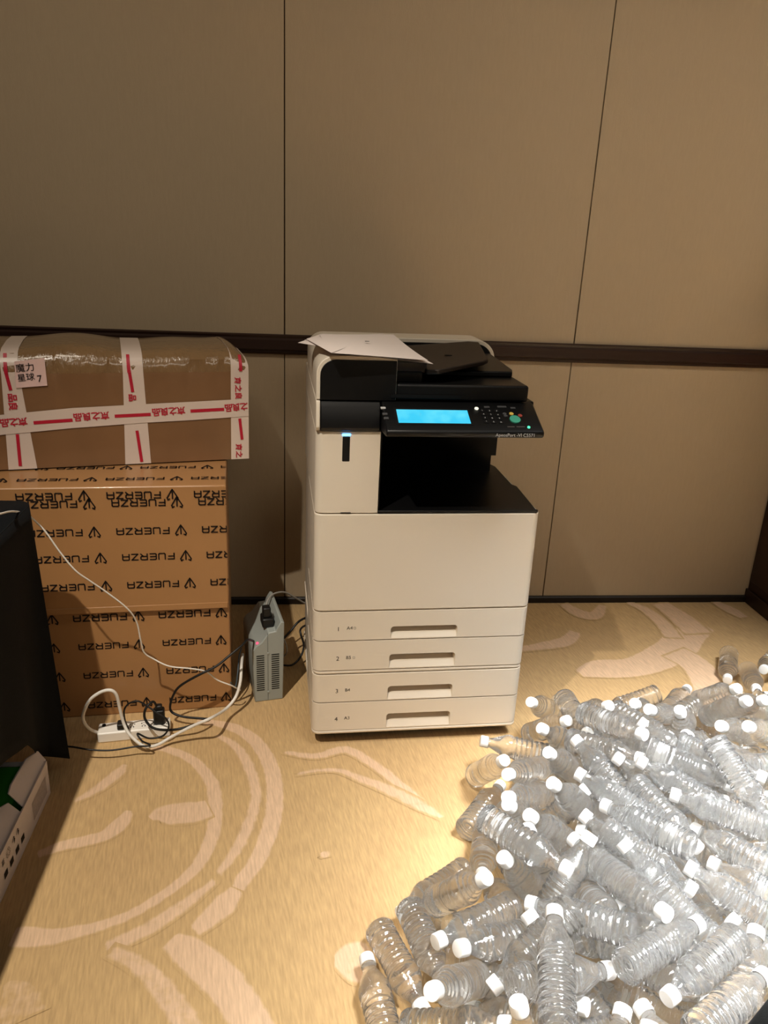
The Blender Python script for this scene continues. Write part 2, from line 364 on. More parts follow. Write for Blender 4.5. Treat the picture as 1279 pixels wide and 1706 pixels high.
# ------------------------------------------------------------------ the printer
PX, PY, PA = 0.0315, -0.9194, 0.0385
pr = thing('office_printer', 'tall white and black multifunction office printer with four paper drawers and a lit blue screen', 'printer', (PX, PY, 0), PA)
PEX = Vector((math.cos(PA), math.sin(PA), 0)); PEY = Vector((-math.sin(PA), math.cos(PA), 0)); PO = Vector((PX, PY, 0))
def loc_p(P): d = P - PO; return Vector((d.dot(PEX), d.dot(PEY), P.z))
def pr_plane(u, v, p, n):
    """pixel -> printer-local point on a local plane"""
    wp = PO + PEX*p[0] + PEY*p[1] + Vector((0, 0, p[2])); wn = PEX*n[0] + PEY*n[1] + Vector((0, 0, n[2]))
    return loc_p(at_plane(u, v, wp, wn))
W, DEP = 0.60, 0.60
def plan(x0=0.0, x1=W, y0=0.0, y1=DEP, r=0.022): return rrect(x0, x1, y0, y1, (r, r, 0.006, 0.006))
c = MB(); c.prism(plan(0.004, W-0.004, 0.060, DEP, 0.010), 0.052, 0.700); c.build('cabinet', [M['white']], pr)
c = MB(); c.prism(plan(0.006, W-0.006, 0.056, DEP-0.02, 0.012), 0.055, 0.4262); c.build('drawer_gap', M['gap'], pr)
MB().prism(plan(), 0.040, 0.0515).build('plinth', M['white'], pr, bevel=0.004)
for x, y in ((0.06, 0.06), (W-0.06, 0.06), (0.06, DEP-0.06), (W-0.06, DEP-0.06)):
    cm = MB(); cm.box(x-0.018, x+0.018, y-0.022, y+0.022, 0.026, 0.042)
    cm.lathe([(-0.011, 0.010), (-0.011, 0.017), (-0.008, 0.0185), (0.008, 0.0185), (0.011, 0.017), (0.011, 0.010)], 20, Matrix.Translation((x, y, 0.0185)) @ Matrix.Rotation(math.pi/2, 4, 'Y'))
    cm.build('caster', M['blackm'], pr)
for x in (0.045, W-0.045):
    MB().lathe([(0.0, 0.02), (0.006, 0.022), (0.010, 0.016), (0.042, 0.010)], 16, Matrix.Translation((x, 0.075, 0))).build('levelling_foot', M['blackm'], pr)
MB().box(0.02, W-0.02, 0.03, DEP-0.02, 0.020, 0.041).build('underside', M['blackm'], pr)

def panel_with_recess(z0, z1, hx0, hx1, hz0, hz1):
    """rounded drawer front with a scooped grip; returns front mesh"""
    m = MB(); r = 0.022
    out = plan(0, W, 0, 0.30, r); n = len(out)
    # side skin except the flat front (which runs from outline corner end of bl to start of br)
    v = [(x, y, z0) for x, y in out] + [(x, y, z1) for x, y in out]
    f = []
    for i in range(n):
        j = (i+1) % n
        if abs(out[i][1]) < 1e-6 and abs(out[j][1]) < 1e-6: continue
        f.append((i, j, n+j, n+i))
    f += [tuple(range(n))[::-1], tuple(range(n, 2*n))]
    m.add(v, f)
    hole = rrect(hx0, hx1, hz0, hz1, (0.003, 0.003, 0.010, 0.010), 5)
    outer = [(r, z0), (W-r, z0), (W-r, z1), (r, z1)]
    tri = tessellate_polygon([[Vector((a, b, 0)) for a, b in outer], [Vector((a, b, 0)) for a, b in hole]])
    allp = outer + hole
    m.add([(a, 0.0, b) for a, b in allp], [tuple(t) for t in tri])
    return m, hole
LINES = [(0.4283, 0.3391, 0.340, 0.3795, '1', 'A4'), (0.3391, 0.2462, 0.2500, 0.2935, '2', 'B5'), (0.2344, 0.1446, 0.1470, 0.1910, '3', 'B4'), (0.1446, 0.0508, 0.0560, 0.1010, '4', 'A3')]
for zt, zb, hz0, hz1, num, size in LINES:
    z0, z1 = zb+0.0019, zt-0.0019
    hz0 = max(hz0, z0+0.003)
    m, hole = panel_with_recess(z0, z1, 0.212, 0.399, hz0, hz1)
    d = m.build('paper_drawer', M['white'], pr, smooth=30)
    h = MB(); n = len(hole); zm = hz0 + (hz1-hz0)*0.40
    # scooped grip: overhanging upper hollow, bright sloping lower lip
    front = [(a, 0.0, b) for a, b in hole]
    deep = [(min(max(a, 0.218), 0.393), 0.034, b) for a, b in hole]
    h.add(front+deep, [(i, (i+1) % n, n+(i+1) % n, n+i) for i in range(n)])
    xs0, xs1 = 0.2125, 0.3985
    h.add([(xs0, 0.034, hz1), (xs1, 0.034, hz1), (xs1, 0.030, zm+0.006), (xs0, 0.030, zm+0.006), (xs1, 0.008, zm), (xs0, 0.008, zm), (xs1, 0.0008, hz0), (xs0, 0.0008, hz0)],
          [(0, 1, 2, 3), (3, 2, 4, 5), (5, 4, 6, 7)])
    h.build('handle', M['white'], d, smooth=30, recalc=False)
    t = MB(); zc = (zt+zb)/2 - 0.014
    put_text(t, num, 0.0185, (0.064, 0, zc), (1, 0, 0), (0, 0, 1))
    put_text(t, size, 0.0140, (0.091, 0, zc+0.004), (1, 0, 0), (0, 0, 1))
    if num in '12':
        for a in ((0.110, 0.116, 0.0005), (0.110, 0.116, 0.0065)): t.box(a[0], a[1], -0.0004, 0.0002, zc+0.004+a[2], zc+0.0045+a[2])
        for a in (0.110, 0.1155): t.box(a, a+0.0005, -0.0004, 0.0002, zc+0.0045, zc+0.0110)
    tag(t.build('size_lettering', M['ink'], d, smooth=0, recalc=False), 'black tray number and paper size')
MB().prism(plan(0.001, W-0.001, 0.001), 0.2362, 0.2446).build('divider_strip', M['white'], pr, bevel=0.002)
MB().prism(plan(0, W, 0, 0.35), 0.4299, 0.7060).build('front_cover', M['white'], pr, bevel=0.003)
# upper left tower with slot and blue lamp
tw = MB(); tw.prism(rrect(0.0, 0.162, 0.0, DEP, (0.022, 0.002, 0.004, 0.006)), 0.7085, 0.924); tw = tw.build('output_tower', M['white'], pr, bevel=0.002)
MB().box(0.066, 0.086, -0.0008, 0.004, 0.846, 0.9115).build('slot', M['blackm'], tw, bevel=0.003)
tag(MB().box(0.066, 0.086, -0.0018, 0.004, 0.9125, 0.9180).build('indicator_light', M['led_blue'], tw), 'small lit blue lamp')
MB().box(0.066, 0.092, -0.0006, 0.004, 0.7095, 0.7115).build('latch', M['gap'], tw)
# hollow for finished sheets
tr = MB(); tr.prism([(0.163, 0.004), (0.590, 0.004), (0.600, 0.215), (0.590, 0.235), (0.592, 0.42), (0.575, 0.47), (0.163, 0.47)], 0.7005, 0.7125)
tr.prism([(0.163, 0.0), (0.592, 0.0), (0.592, 0.008), (0.163, 0.008)], 0.7075, 0.7150)
tag(tr.build('output_tray', M['black'], pr, bevel=0.0015), 'black output tray')
bw = MB(); bw.box(0.160, 0.572, 0.36, DEP, 0.765, 0.93); bw.box(0.160, 0.560, 0.37, DEP, 0.7125, 0.765); bw.box(0.1605, 0.166, 0.006, 0.37, 0.7125, 0.93)
tag(bw.build('output_hollow', M['blackm'], pr), 'black inner walls')
# scanner and left band
sb = MB(); sb.prism([(0.004, 1.000), (-0.008, 0.985), (-0.012, 0.935), (-0.006, 0.9255), (0.02, 0.9255), (0.02, 1.0)], 0.010, 0.158, 'x')
sb.box(0.012, 0.555, 0.02, DEP-0.01, 0.9255, 1.0005)
sb = sb.build('scanner_unit', M['black'], pr, bevel=0.003)
sh = MB(); sh.prism([(0.0, 1.0), (-0.006, 0.985), (-0.009, 0.935), (0.0, 0.9245), (DEP, 0.9245), (DEP, 1.0)], 0.0, 0.0098, 'x'); sh.build('side_shell', M['white'], sb, bevel=0.002)
# control panel: a wedge jutting out to the front
PANP, PANN = (0.3, 0.0, 1.000), Vector((0, -0.045, 0.10)).normalized()
PANX, PANY = Vector((1, 0, 0)), Vector((0, 0.10, 0.045)).normalized()
cp = MB(); cp.prism([(0.02, 1.0005), (0.0, 1.000), (-0.10, 0.955), (-0.106, 0.950), (-0.104, 0.938), (-0.09, 0.934), (0.02, 0.926)], 0.160, 0.546, 'x')
cp = tag(cp.build('control_panel', M['black'], pr, bevel=0.004), 'black tilted control panel')
def on_pan(u, v): return pr_plane(u, v, PANP, PANN)
scr = [on_pan(*p) for p in ((658.5, 682.5), (774.5, 684.5), (788, 707), (665, 704))]
x0 = sum(scr[i].x for i in (0, 3))/2; x1 = sum(scr[i].x for i in (1, 2))/2
yt = sum(scr[i].y for i in (0, 1))/2; yb = sum(scr[i].y for i in (2, 3))/2
def pan_pt(x, y, h=0.0): return Vector((x, y, 1.0 + 0.45*y)) + PANN*h
def pan_slab(name, pts, h, m, parent, h0=-0.001):
    n = len(pts); s = MB(); s.add([pan_pt(x, y, h0) for x, y in pts] + [pan_pt(x, y, h) for x, y in pts], [(i, (i+1) % n, n+(i+1) % n, n+i) for i in range(n)] + [tuple(range(n))[::-1], tuple(range(n, 2*n))])
    return s.build(name, m, parent)
bez = pan_slab('screen_bezel', rrect(x0-0.006, x1+0.006, yb-0.006, yt+0.006, 0.003), 0.0008, M['blackm'], cp)
tag(pan_slab('touch_screen', [(x0, yb), (x1, yb), (x1, yt), (x0, yt)], 0.0013, M['screen'], cp), 'lit light blue touch screen')
def disc(u, v, rx, ry, name, m, h=0.002, lab=None):
    p = on_pan(u, v); pts = [(p.x + rx*math.cos(a*math.pi/10), p.y + ry*math.sin(a*math.pi/10)) for a in range(20)]
    o = pan_slab(name, pts, h, m, cp)
    if lab: tag(o, lab)
    return o
disc(857.5, 699.5, 0.0135, 0.0135, 'start_button', M['green'], 0.003, 'round green start button')
disc(851.5, 690, 0.0055, 0.005, 'button', M['yellow'], 0.002, 'small yellow button')
disc(866, 693, 0.0055, 0.005, 'button', M['redbtn'], 0.002, 'small red button')
disc(840, 690, 0.005, 0.004, 'button', M['keygrey']); disc(842, 693.5, 0.005, 0.004, 'button', M['keygrey'])
disc(793.5, 681, 0.005, 0.0045, 'button', M['led_white'], 0.002, 'lit white button')
disc(880.5, 712.3, 0.0035, 0.0035, 'power_lamp', M['led_green'], 0.002, 'lit green lamp')
for i in range(4):
    for j in range(3):
        u, v = 803 + 12*j + 2.4*i, 684.5 + 6.2*i + 0.4*j
        p = on_pan(u, v)
        k = pan_slab('key', rrect(p.x-0.0065, p.x+0.0065, p.y-0.005, p.y+0.005, 0.002, 2), 0.0012, M['blackm'], cp)
        t = MB(); put_text(t, '123456789*0#'[i*3+j], 0.007, pan_pt(p.x-0.002, p.y-0.002, 0.0012), PANX, PANY); t.build('key_digit', M['panelink'], k, smooth=0, recalc=False)
for (u0, u1, v) in ((828, 843, 678), (806, 815, 678.5), (850, 858, 680)):
    a, b = on_pan(u0, v), on_pan(u1, v); pan_slab('button', rrect(a.x, b.x, a.y-0.003, a.y+0.003, 0.001, 2), 0.0012, M['keygrey'], cp)
for (u0, u1) in ((845, 857), (860, 874)):
    a, b = on_pan(u0, 711.6), on_pan(u1, 711.8); pan_slab('button', rrect(a.x, b.x, a.y-0.002, a.y+0.002, 0.001, 2), 0.0012, M['guide'], cp)
for v in (680, 690, 697):
    a = on_pan(638 + (v-680)*0.3, v); pan_slab('button', rrect(a.x-0.006, a.x+0.006, a.y-0.0035, a.y+0.0035, 0.001, 2), 0.0014, M['keygrey'] if v > 681 else M['panelink'], cp)
t = MB(); put_text(t, 'ApeosPort -VI C5571', 0.0112, (0.424, -0.1059, 0.9405), (1, 0, 0), (0, 0.12, 1), lift=0.0012)
tag(t.build('model_lettering', M['panelink'], cp, smooth=0, recalc=False), 'pale model lettering')
# document feeder: white hump on the left with black front, rear arch, lid, tray
HZ = 1.108
hump = rrect(0.0, 0.195, 1.002, HZ, (0.002, 0.002, 0.006, 0.045), 8)
df = MB(); df.prism(hump, 0.0, 0.50, 'y'); df = df.build('document_feeder', M['white'], pr, bevel=0.003)
tag(MB().prism(rrect(0.009, 0.194, 1.002, HZ-0.009, (0.001, 0.001, 0.002, 0.038), 8), -0.0015, 0.02, 'y').build('front_plate', M['black'], df, bevel=0.001), 'black front plate')
ar = MB(); ar.prism(rrect(0.10, 0.574, 1.002, 1.097, (0.002, 0.002, 0.060, 0.010), 10), 0.475, DEP, 'y'); ar = ar.build('rear_hinge_cover', M['white'], pr, bevel=0.003)
MB().prism(rrect(0.191, 0.564, 1.003, 1.086, (0.002, 0.002, 0.052, 0.002), 10), 0.467, 0.50, 'y').build('inner_plate', M['black'], ar)
lid = MB(); lid.box(0.196, 0.531, -0.001, 0.465, 1.0035, 1.044); lid = lid.build('document_lid', M['black'], pr, bevel=0.006, seg=3)
MB().prism([(0.1965, 0.12), (0.522, 0.12), (0.534, 0.16), (0.556, 0.465), (0.1965, 0.465)], 1.0445, 1.060).build('sheet_catcher', M['black'], lid, bevel=0.004)
MB().prism([(0.18, -0.004), (0.36, -0.004), (0.33, 0.002), (0.20, 0.002)], 1.010, 1.018, 'z').build('lid_grip', M['blackm'], lid)
dt = MB(); tz = lambda x: 1.078 + (x-0.28)*0.09
cor = [(0.270, 0.012), (0.300, 0.005), (0.432, 0.085), (0.452, 0.115), (0.505, 0.42), (0.48, 0.45), (0.27, 0.45)]
n = len(cor); dt.add([(x, y, tz(x)-0.012) for x, y in cor] + [(x, y, tz(x)) for x, y in cor], [(i, (i+1) % n, n+(i+1) % n, n+i) for i in range(n)] + [tuple(range(n))[::-1], tuple(range(n, 2*n))])
dt = tag(dt.build('document_tray', M['tray'], pr, bevel=0.003), 'dark smoked document tray')
MB().box(0.355, 0.375, 0.20, 0.206, 1.086, 1.0885).build('tray_mark', M['blackm'], dt)
g = MB(); g.box(0.1955, 0.275, 0.035, 0.10, 1.066, 1.092); g.build('paper_guide', M['guide'], pr, bevel=0.003)
MB().box(0.197, 0.262, 0.02, 0.465, 1.0445, 1.070).build('feeder_throat', M['blackm'], pr, bevel=0.002)

# loose sheets fanned over the feeder
def sheet(px, zs, label, sag=None, tone='paper'):
    cs = [at_z(u, v, z) for (u, v), z in zip(px, zs)]
    m = MB(); n = 10; vs = []
    for i in range(n+1):
        for j in range(n+1):
            a, b = i/n, j/n
            p = cs[0]*(1-a)*(1-b) + cs[1]*a*(1-b) + cs[2]*a*b + cs[3]*(1-a)*b
            p.z += 0.003*math.sin(a*math.pi*1.5)*math.sin(b*3)
            vs.append(p)
    fs = [(i*(n+1)+j, (i+1)*(n+1)+j, (i+1)*(n+1)+j+1, i*(n+1)+j+1) for i in range(n) for j in range(n)]
    b = len(vs); m.add(vs, fs); m.add([p - Vector((0, 0, 0.0003)) for p in vs], [f[::-1] for f in fs])
    o = m.build('paper_sheet', M[tone], None, smooth=60, recalc=False)
    return tag(o, label, 'paper', 'loose sheets on top of the printer')
sheet(((496, 571), (530, 559), (655, 575), (630, 592)), (1.118, 1.117, 1.116, 1.114), 'lowest white sheet on the printer, its sharp corner jutting past the left side')
sheet(((507, 566), (640, 558), (722, 606), (560, 588)), (1.119, 1.119, 1.096, 1.116), 'white sheet on the printer with its long corner drooping over the document tray')
sheet(((510, 564.5), (536, 556), (640, 555), (552, 588)), (1.122, 1.122, 1.122, 1.122), 'white sheet on the printer under the topmost one, lying over the feeder')
sh4 = sheet(((532, 557), (655, 557), (713, 600), (551, 588)), (1.126, 1.126, 1.106, 1.121), 'topmost white sheet on the printer, with one faint grey mark near its middle')
p = at_z(611, 569.7, 1.126); mk = MB(); mk.box(p.x-0.005, p.x+0.006, p.y-0.004, p.y+0.004, p.z+0.0015, p.z+0.0022); mk.build('printed_mark', M['guide'], sh4)

# ------------------------------------------------------------------ cartons
# one stroke alphabet for the outline lettering
def strokes(mb, polys, th, O, X, Y, lift, clipx=None):
    N = X.cross(Y)
    for pl in polys:
        for (a, b), (c_, d_) in zip(pl[:-1], pl[1:]):
            p, q2 = Vector((a, b)), Vector((c_, d_)); t = (q2-p)
            if t.length < 1e-9: continue
            t.normalize(); n = Vector((-t.y, t.x))*th/2; p = p - t*th*0.4; q2 = q2 + t*th*0.4
            quad = [p+n, p-n, q2-n, q2+n]
            if clipx is not None:
                quad = [Vector((min(max(k.x, clipx[0]), clipx[1]), k.y)) for k in quad]
                if max(k.x for k in quad) - min(k.x for k in quad) < 1e-5: continue
            mb.add([O + X*k.x + Y*k.y + N*lift for k in quad], [(0, 1, 2, 3)])
GL = {'F': [[(0.0, 0), (0, 0.72)], [(0, 1), (0.95, 1)], [(0, 0.5), (0.85, 0.5)], [(0, 0.5), (0, 0.0)], [(0, 1.0), (0, 0.95)]],
      'U': [[(0, 1), (0, 0.12), (0.12, 0), (0.88, 0), (1, 0.12), (1, 1)]],
      'E': [[(0.95, 1), (0.12, 1), (0, 0.88), (0, 0.12), (0.12, 0), (0.95, 0)], [(0, 0.5), (0.9, 0.5)]],
      'R': [[(0, 0), (0, 1), (0.85, 1), (1, 0.88), (1, 0.55), (0.88, 0.42), (0.1, 0.42)], [(0.55, 0.42), (1, 0)]],
      'Z': [[(0.05, 1), (1, 1), (0.05, 0), (1, 0)]],
      'A': [[(0, 0), (0, 0.88), (0.12, 1), (0.88, 1), (1, 0.88), (1, 0)], [(0, 0.4), (1, 0.4)]]}
def word_polys(x0, y0, h):
    """the word laid out upright from x0; returns polylines, with the three-pronged mark in front"""
    out = []; w = h*1.0; gap = h*0.40; x = x0
    # mark: hooked arms round an upward spear, drawn as on the tape when upright
    s = h*1.8; cx = x + s*0.5; yb = y0 + h*0.5 - s*0.5
    out.append(('k', [[(cx, yb+0.02*s), (cx-0.13*s, yb+0.22*s), (cx-0.36*s, yb+0.62*s), (cx-0.46*s, yb+0.80*s), (cx-0.40*s, yb+0.98*s), (cx-0.26*s, yb+0.90*s)],
                      [(cx, yb+0.02*s), (cx+0.13*s, yb+0.22*s), (cx+0.36*s, yb+0.62*s), (cx+0.46*s, yb+0.80*s), (cx+0.40*s, yb+0.98*s), (cx+0.26*s, yb+0.90*s)],
                      [(cx, yb+0.05*s), (cx, yb+0.86*s)]]))
    x += s + h*0.95
    for ch in 'FUERZA':
        out.append(('c', [[(x + a*w, y0 + b*h) for a, b in pl] for pl in GL[ch]])); x += w + gap
    return out, x
def print_rows(mb, O, X, Y, rows, h, width, period, lift=0.0005):
    """rows: (offset along the face of a word's left end, height); the lettering stands on its head"""
    for rx, rz, hh in rows:
        polys, x_end = word_polys(0, 0, hh)
        total = x_end
        for k in range(-4, 5):
            left = rx + k*period      # the 'A' end when standing on its head
            if left > width or left + total < 0: continue
            for kind, pls in polys:
                fl_ = [[(left + total - a, rz + hh - b) for a, b in pl] for pl in pls]
                strokes(mb, fl_, hh*(0.20 if kind == 'c' else 0.21), O, X, Y, lift + 0.00005*(k % 3), clipx=(0.001, width-0.001))

def carton(name, label, corner, rz, width, depth, z0, z1, matl, bulge=0.004):
    """carton with slightly bowed faces; corner = front right bottom corner"""
    t = thing(name, label, 'carton', (corner[0], corner[1], z0), rz)
    H = z1 - z0; nx, ny, nz = 14, 10, 8
    bm = bmesh.new()
    def grid(o, a, b, na, nb, nrm):
        vs = [[bm.verts.new(o + a*(i/na) + b*(j/nb) + nrm*bulge*(math.sin(math.pi*i/na)*math.sin(math.pi*j/nb))) for j in range(nb+1)] for i in range(na+1)]
        for i in range(na):
            for j in range(nb): bm.faces.new((vs[i][j], vs[i+1][j], vs[i+1][j+1], vs[i][j+1]))
    X, Y, Z = Vector((width, 0, 0)), Vector((0, depth, 0)), Vector((0, 0, H)); o = Vector((-width, 0, 0))
    grid(o, X, Z, nx, nz, Vector((0, -0.3, 0))); grid(o+Y, X, Z, nx, nz, Vector((0, 1, 0)))
    grid(o, Y, Z, ny, nz, Vector((-1, 0, 0))); grid(o+X, Y, Z, ny, nz, Vector((0.6, 0, 0)))
    grid(o+Z, X, Y, nx, ny, Vector((0, 0, 0.2))); grid(o, X, Y, nx, ny, Vector((0, 0, 0)))
    bmesh.ops.remove_doubles(bm, verts=bm.verts, dist=1e-5); bmesh.ops.recalc_face_normals(bm, faces=bm.faces)
    me = bpy.data.meshes.new('carton_body'); bm.to_mesh(me); bm.free(); me.materials.append(matl)
    me.polygons.foreach_set('use_smooth', [True]*len(me.polygons)); me.set_sharp_from_angle(angle=math.radians(40))
    b = bpy.data.objects.new('carton_body', me); COL.objects.link(b); b.parent = t
    bv = b.modifiers.new('edge', 'BEVEL'); bv.width = 0.004; bv.segments = 2; bv.limit_method = 'ANGLE'; bv.angle_limit = math.radians(50)
    return t, b
BW, BD, BRZ = 0.72, 0.44, 0.086
BX, BY = -0.209, -0.7225
XV, ZV, YV = Vector((1, 0, 0)), Vector((0, 0, 1)), Vector((0, 1, 0))
lo, lob = carton('printed_carton', 'lower brown carton on the carpet with rows of upside-down black lettering, behind the power strip', (BX - 0.0008, BY + 0.011), BRZ, BW, BD, 0.0, 0.350, M['card'])
up, upb = carton('printed_carton', 'upper brown carton with doubled black lettering along its top edge, under the tape-bound box', (BX, BY), BRZ, BW, BD, 0.3515, 0.719, M['card'])
def face_x(d): return BW + d   # distance along the face, d measured from the right edge
m = MB(); L0 = Vector((-BW, 0, 0)); TW = 0.2
rows_low = [(face_x(-0.206), 0.317, 0.0178), (face_x(-0.199), 0.226, 0.0168), (face_x(-0.193), 0.131, 0.0168), (face_x(-0.189), 0.030, 0.0168)]
print_rows(m, L0 + Vector((0, -0.0014, 0)), XV, ZV, rows_low, 0.0168, BW, 0.2330)
tag(m.build('printed_lettering', M['ink'], lo, smooth=0, recalc=False), 'black upside-down lettering')
m = MB()
rows_up = [(face_x(-0.320), 0.686, 0.0172), (face_x(-0.309), 0.664, 0.0172), (face_x(-0.302), 0.582, 0.0172), (face_x(-0.292), 0.505, 0.0172), (face_x(-0.284), 0.420, 0.0172)]
rows_up = [(a, b-0.3515, h) for a, b, h in rows_up]
print_rows(m, L0 + Vector((0, -0.0014, 0)), XV, ZV, rows_up, 0.0172, BW, 0.2280)
print_rows(m, L0 + Vector((0, 0, 0.3675)), XV, YV, [(face_x(-0.33), 0.055, 0.019), (face_x(-0.25), 0.165, 0.019), (face_x(-0.20), 0.285, 0.019)], 0.018, BW, 0.2280, 0.0022)
tag(m.build('printed_lettering', M['ink'], up, smooth=0, recalc=False), 'black upside-down lettering')
m = MB(); m.box(-BW+0.01, -0.004, -0.0022, 0.001, -0.006, 0.012); m.build('tape_seam', M['card'], up, bevel=0.001)

# the tape-bound box on top
TY = 0.2305
c0, c1 = at_z(14, 782.5, 0.7235), at_z(415.5, 763.6, 0.7235)
TRZ = math.atan2(c1.y-c0.y, c1.x-c0.x); TWID = (c1-c0).length + 0.09; TDEP = 0.40
tb = thing('taped_carton', 'long brown box bound with white tape and a pink note, topmost of the carton stack', 'carton', (c1.x, c1.y, 0.7235), TRZ)
tex = Vector((math.cos(TRZ), math.sin(TRZ), 0)); tey = Vector((-math.sin(TRZ), math.cos(TRZ), 0))
def tb_front(u, v):
    P = at_plane(u, v, c1, tey); d = P - Vector((c1.x, c1.y, 0.7235)); return d.dot(tex), P.z - 0.7235
SEAM_Z = tb_front(400, 619)[1]
def bound_height(x):     # local height of the crumpled top over the front
    k = -x/TWID
    return 0.105 + 0.008*math.sin(9*k+0.5) + 0.010*math.cos(5*k)
bm = bmesh.new(); NX = 130
profile = []
def tb_section(x):
    e = 1.0
    d0 = -x; d1 = TWID + x
    er = max(0.0, 1 - d0/0.05)**2*0.035
    top = SEAM_Z + 0.062 + 0.006*math.sin(11*x+1.0) + 0.004*math.sin(23*x) - er
    wr = 0.0016*math.sin(83*x+1.3) + 0.0013*math.sin(141*x) + 0.0010*math.sin(227*x+2)
    pts = [(0.0, 0.0), (0.0, SEAM_Z*0.35), (0.0, SEAM_Z*0.7), (0.0, SEAM_Z), (0.002+0.002*math.sin(31*x)+wr, SEAM_Z+0.018-er*0.2), (0.007+0.003*math.sin(17*x)-wr, SEAM_Z+0.036-er*0.6), (0.026+wr, top-0.008), (0.070, top), (TDEP*0.5, top+0.004), (TDEP-0.08, top), (TDEP-0.02, top-0.012), (TDEP, SEAM_Z), (TDEP, 0.0)]
    return pts
rings = []
for i in range(NX+1):
    x = -TWID*(1-i/NX)
    rings.append([bm.verts.new((x, y, z)) for y, z in tb_section(x)])
K = len(rings[0]); fi = []
for i in range(NX):
    for k in range(K):
        f = bm.faces.new((rings[i][k], rings[i+1][k], rings[i+1][(k+1) % K], rings[i][(k+1) % K])); f.smooth = True
        f.material_index = 1 if 3 <= k <= 10 else 0
f = bm.faces.new(rings[0]); f2 = bm.faces.new(rings[-1])
bmesh.ops.recalc_face_normals(bm, faces=bm.faces)
me = bpy.data.meshes.new('carton_body'); bm.to_mesh(me); bm.free(); me.materials.append(M['wrapcard']); me.materials.append(M['film'])
me.set_sharp_from_angle(angle=math.radians(50))
b = bpy.data.objects.new('carton_body', me); COL.objects.link(b); b.parent = tb
def tape_band(name, pts_l, pts_r, m=None):
    """strip between two polylines given as local (x, y, z) triples"""
    s = MB(); n = len(pts_l); s.add([Vector(p) for p in pts_l] + [Vector(p) for p in pts_r], [(i, i+1, n+i+1, n+i) for i in range(n-1)])
    return s.build(name, M['tape'] if m is None else m, tb, smooth=60, recalc=False)
def front_pts(pl, off=-0.0012): return [(x, off, z) for x, z in pl]
def wrap_column(xb, xt, w_b, w_t, lab):
    """white tape going up the front and over the crumpled top"""
    L_, R_ = [], []
    for i in range(6):
        k = i/5; z = SEAM_Z*k
        x = xb + (xt-xb)*k; w = w_b + (w_t-w_b)*k
        L_.append((x-w/2, -0.0012, z)); R_.append((x+w/2, -0.0012, z))
    for j in (4, 5, 6, 7, 8, 9):
        yl, zl = tb_section(min(xt-w_t/2, -0.001))[j]; yr, zr = tb_section(min(xt+w_t/2, -0.001))[j]
        L_.append((xt-w_t/2, yl-0.0016, zl+0.0012)); R_.append((xt+w_t/2, yr-0.0016, zr+0.0012))
    o = tape_band('tape_strip', L_, R_); tag(o, lab); return o
def col_x(u, v): return tb_front(u, v)[0]
ca = wrap_column((col_x(14, 780)+col_x(62, 778))/2, (col_x(5, 620)+col_x(28, 620))/2, col_x(62, 778)-col_x(14, 780), col_x(30, 620)-col_x(0, 620), 'white tape with red print going up the box')
cb = wrap_column((col_x(208, 770)+col_x(252, 770))/2, (col_x(204, 620)+col_x(239, 620))/2, col_x(251, 770)-col_x(208, 770), col_x(238, 620)-col_x(204, 620), 'white tape with red print going up the box')
cc = wrap_column(-(0.001+(-col_x(385, 765))/2), col_x(399, 620), -col_x(385, 765)-0.002, 0.052, 'white tape with red print going up the box')
hz = []
lw = [tb_front(*p) for p in ((-45, 728), (0, 724.5), (120, 713), (240, 704), (320, 699.5), (414, 693))]; hg = [tb_front(*p) for p in ((-45, 695), (0, 691), (120, 679.5), (240, 673), (320, 669), (414, 664))]
clx = lambda x: max(min(x, -0.0008), -TWID)
hs = MB(); n = len(lw); hs.add([(clx(x), -0.0026, z) for x, z in lw] + [(clx(x), -0.0026, z) for x, z in hg], [(i, i+1, n+i+1, n+i) for i in range(n-1)])
hs = tag(hs.build('tape_strip', M['tape'], tb, smooth=60, recalc=False), 'white tape with red print running along the box')
def tb_pt(u, v, off): x, z = tb_front(u, v); return Vector((x, off, z))
def tape_text(parent, a, b, size, off, flip):
    """characters between two pixels along the tape, a = left"""
    A, B = tb_pt(*a, off), tb_pt(*b, off); X = (B-A).normalized(); Y = Vector((0, -1, 0)).cross(X)
    s = MB(); n = len(flip[1]); Lg = (B-A).length
    Y = Vector((0, -1, 0)).cross(X)
    for i, ch in enumerate(flip[1]):
        if flip[0]:   # standing on its head: reads from right to left
            O = A + X*(Lg*(n-i)/n) + Y*(size*0.80); put_text(s, ch, size, O, X, Y, rot180=True, extra=0.0006)
        else:
            O = A + X*(Lg*i/n); put_text(s, ch, size, O, X, Y, extra=0.0006)
    s.build('tape_lettering', M['red'], parent, smooth=0, recalc=False)
def tape_bar(parent, a, b, h, off):
    A, B = tb_pt(*a, off), tb_pt(*b, off); X = (B-A).normalized(); Y = Vector((0, -1, 0)).cross(X)*h/2
    s = MB(); s.add([A-Y, B-Y, B+Y, A+Y], [(0, 1, 2, 3)]); s.build('red_bar', M['red'], parent, smooth=0, recalc=False)
tape_bar(hs, (56, 704), (121, 699.5), 0.0095, -0.0034); tape_bar(hs, (191, 693), (251, 690), 0.0095, -0.0034); tape_bar(hs, (317, 684.5), (373, 681.5), 0.0095, -0.0034)
tape_text(hs, (123, 701.5), (183, 697), 0.0245, -0.0034, (True, '京之良品'))
tape_text(hs, (254, 693), (309, 688.5), 0.0245, -0.0034, (True, '京之良品'))
tape_text(hs, (375, 685.5), (413, 682), 0.0245, -0.0034, (True, '之良品'))
tape_text(hs, (2, 711), (47, 707), 0.0245, -0.0034, (True, '京之品'))
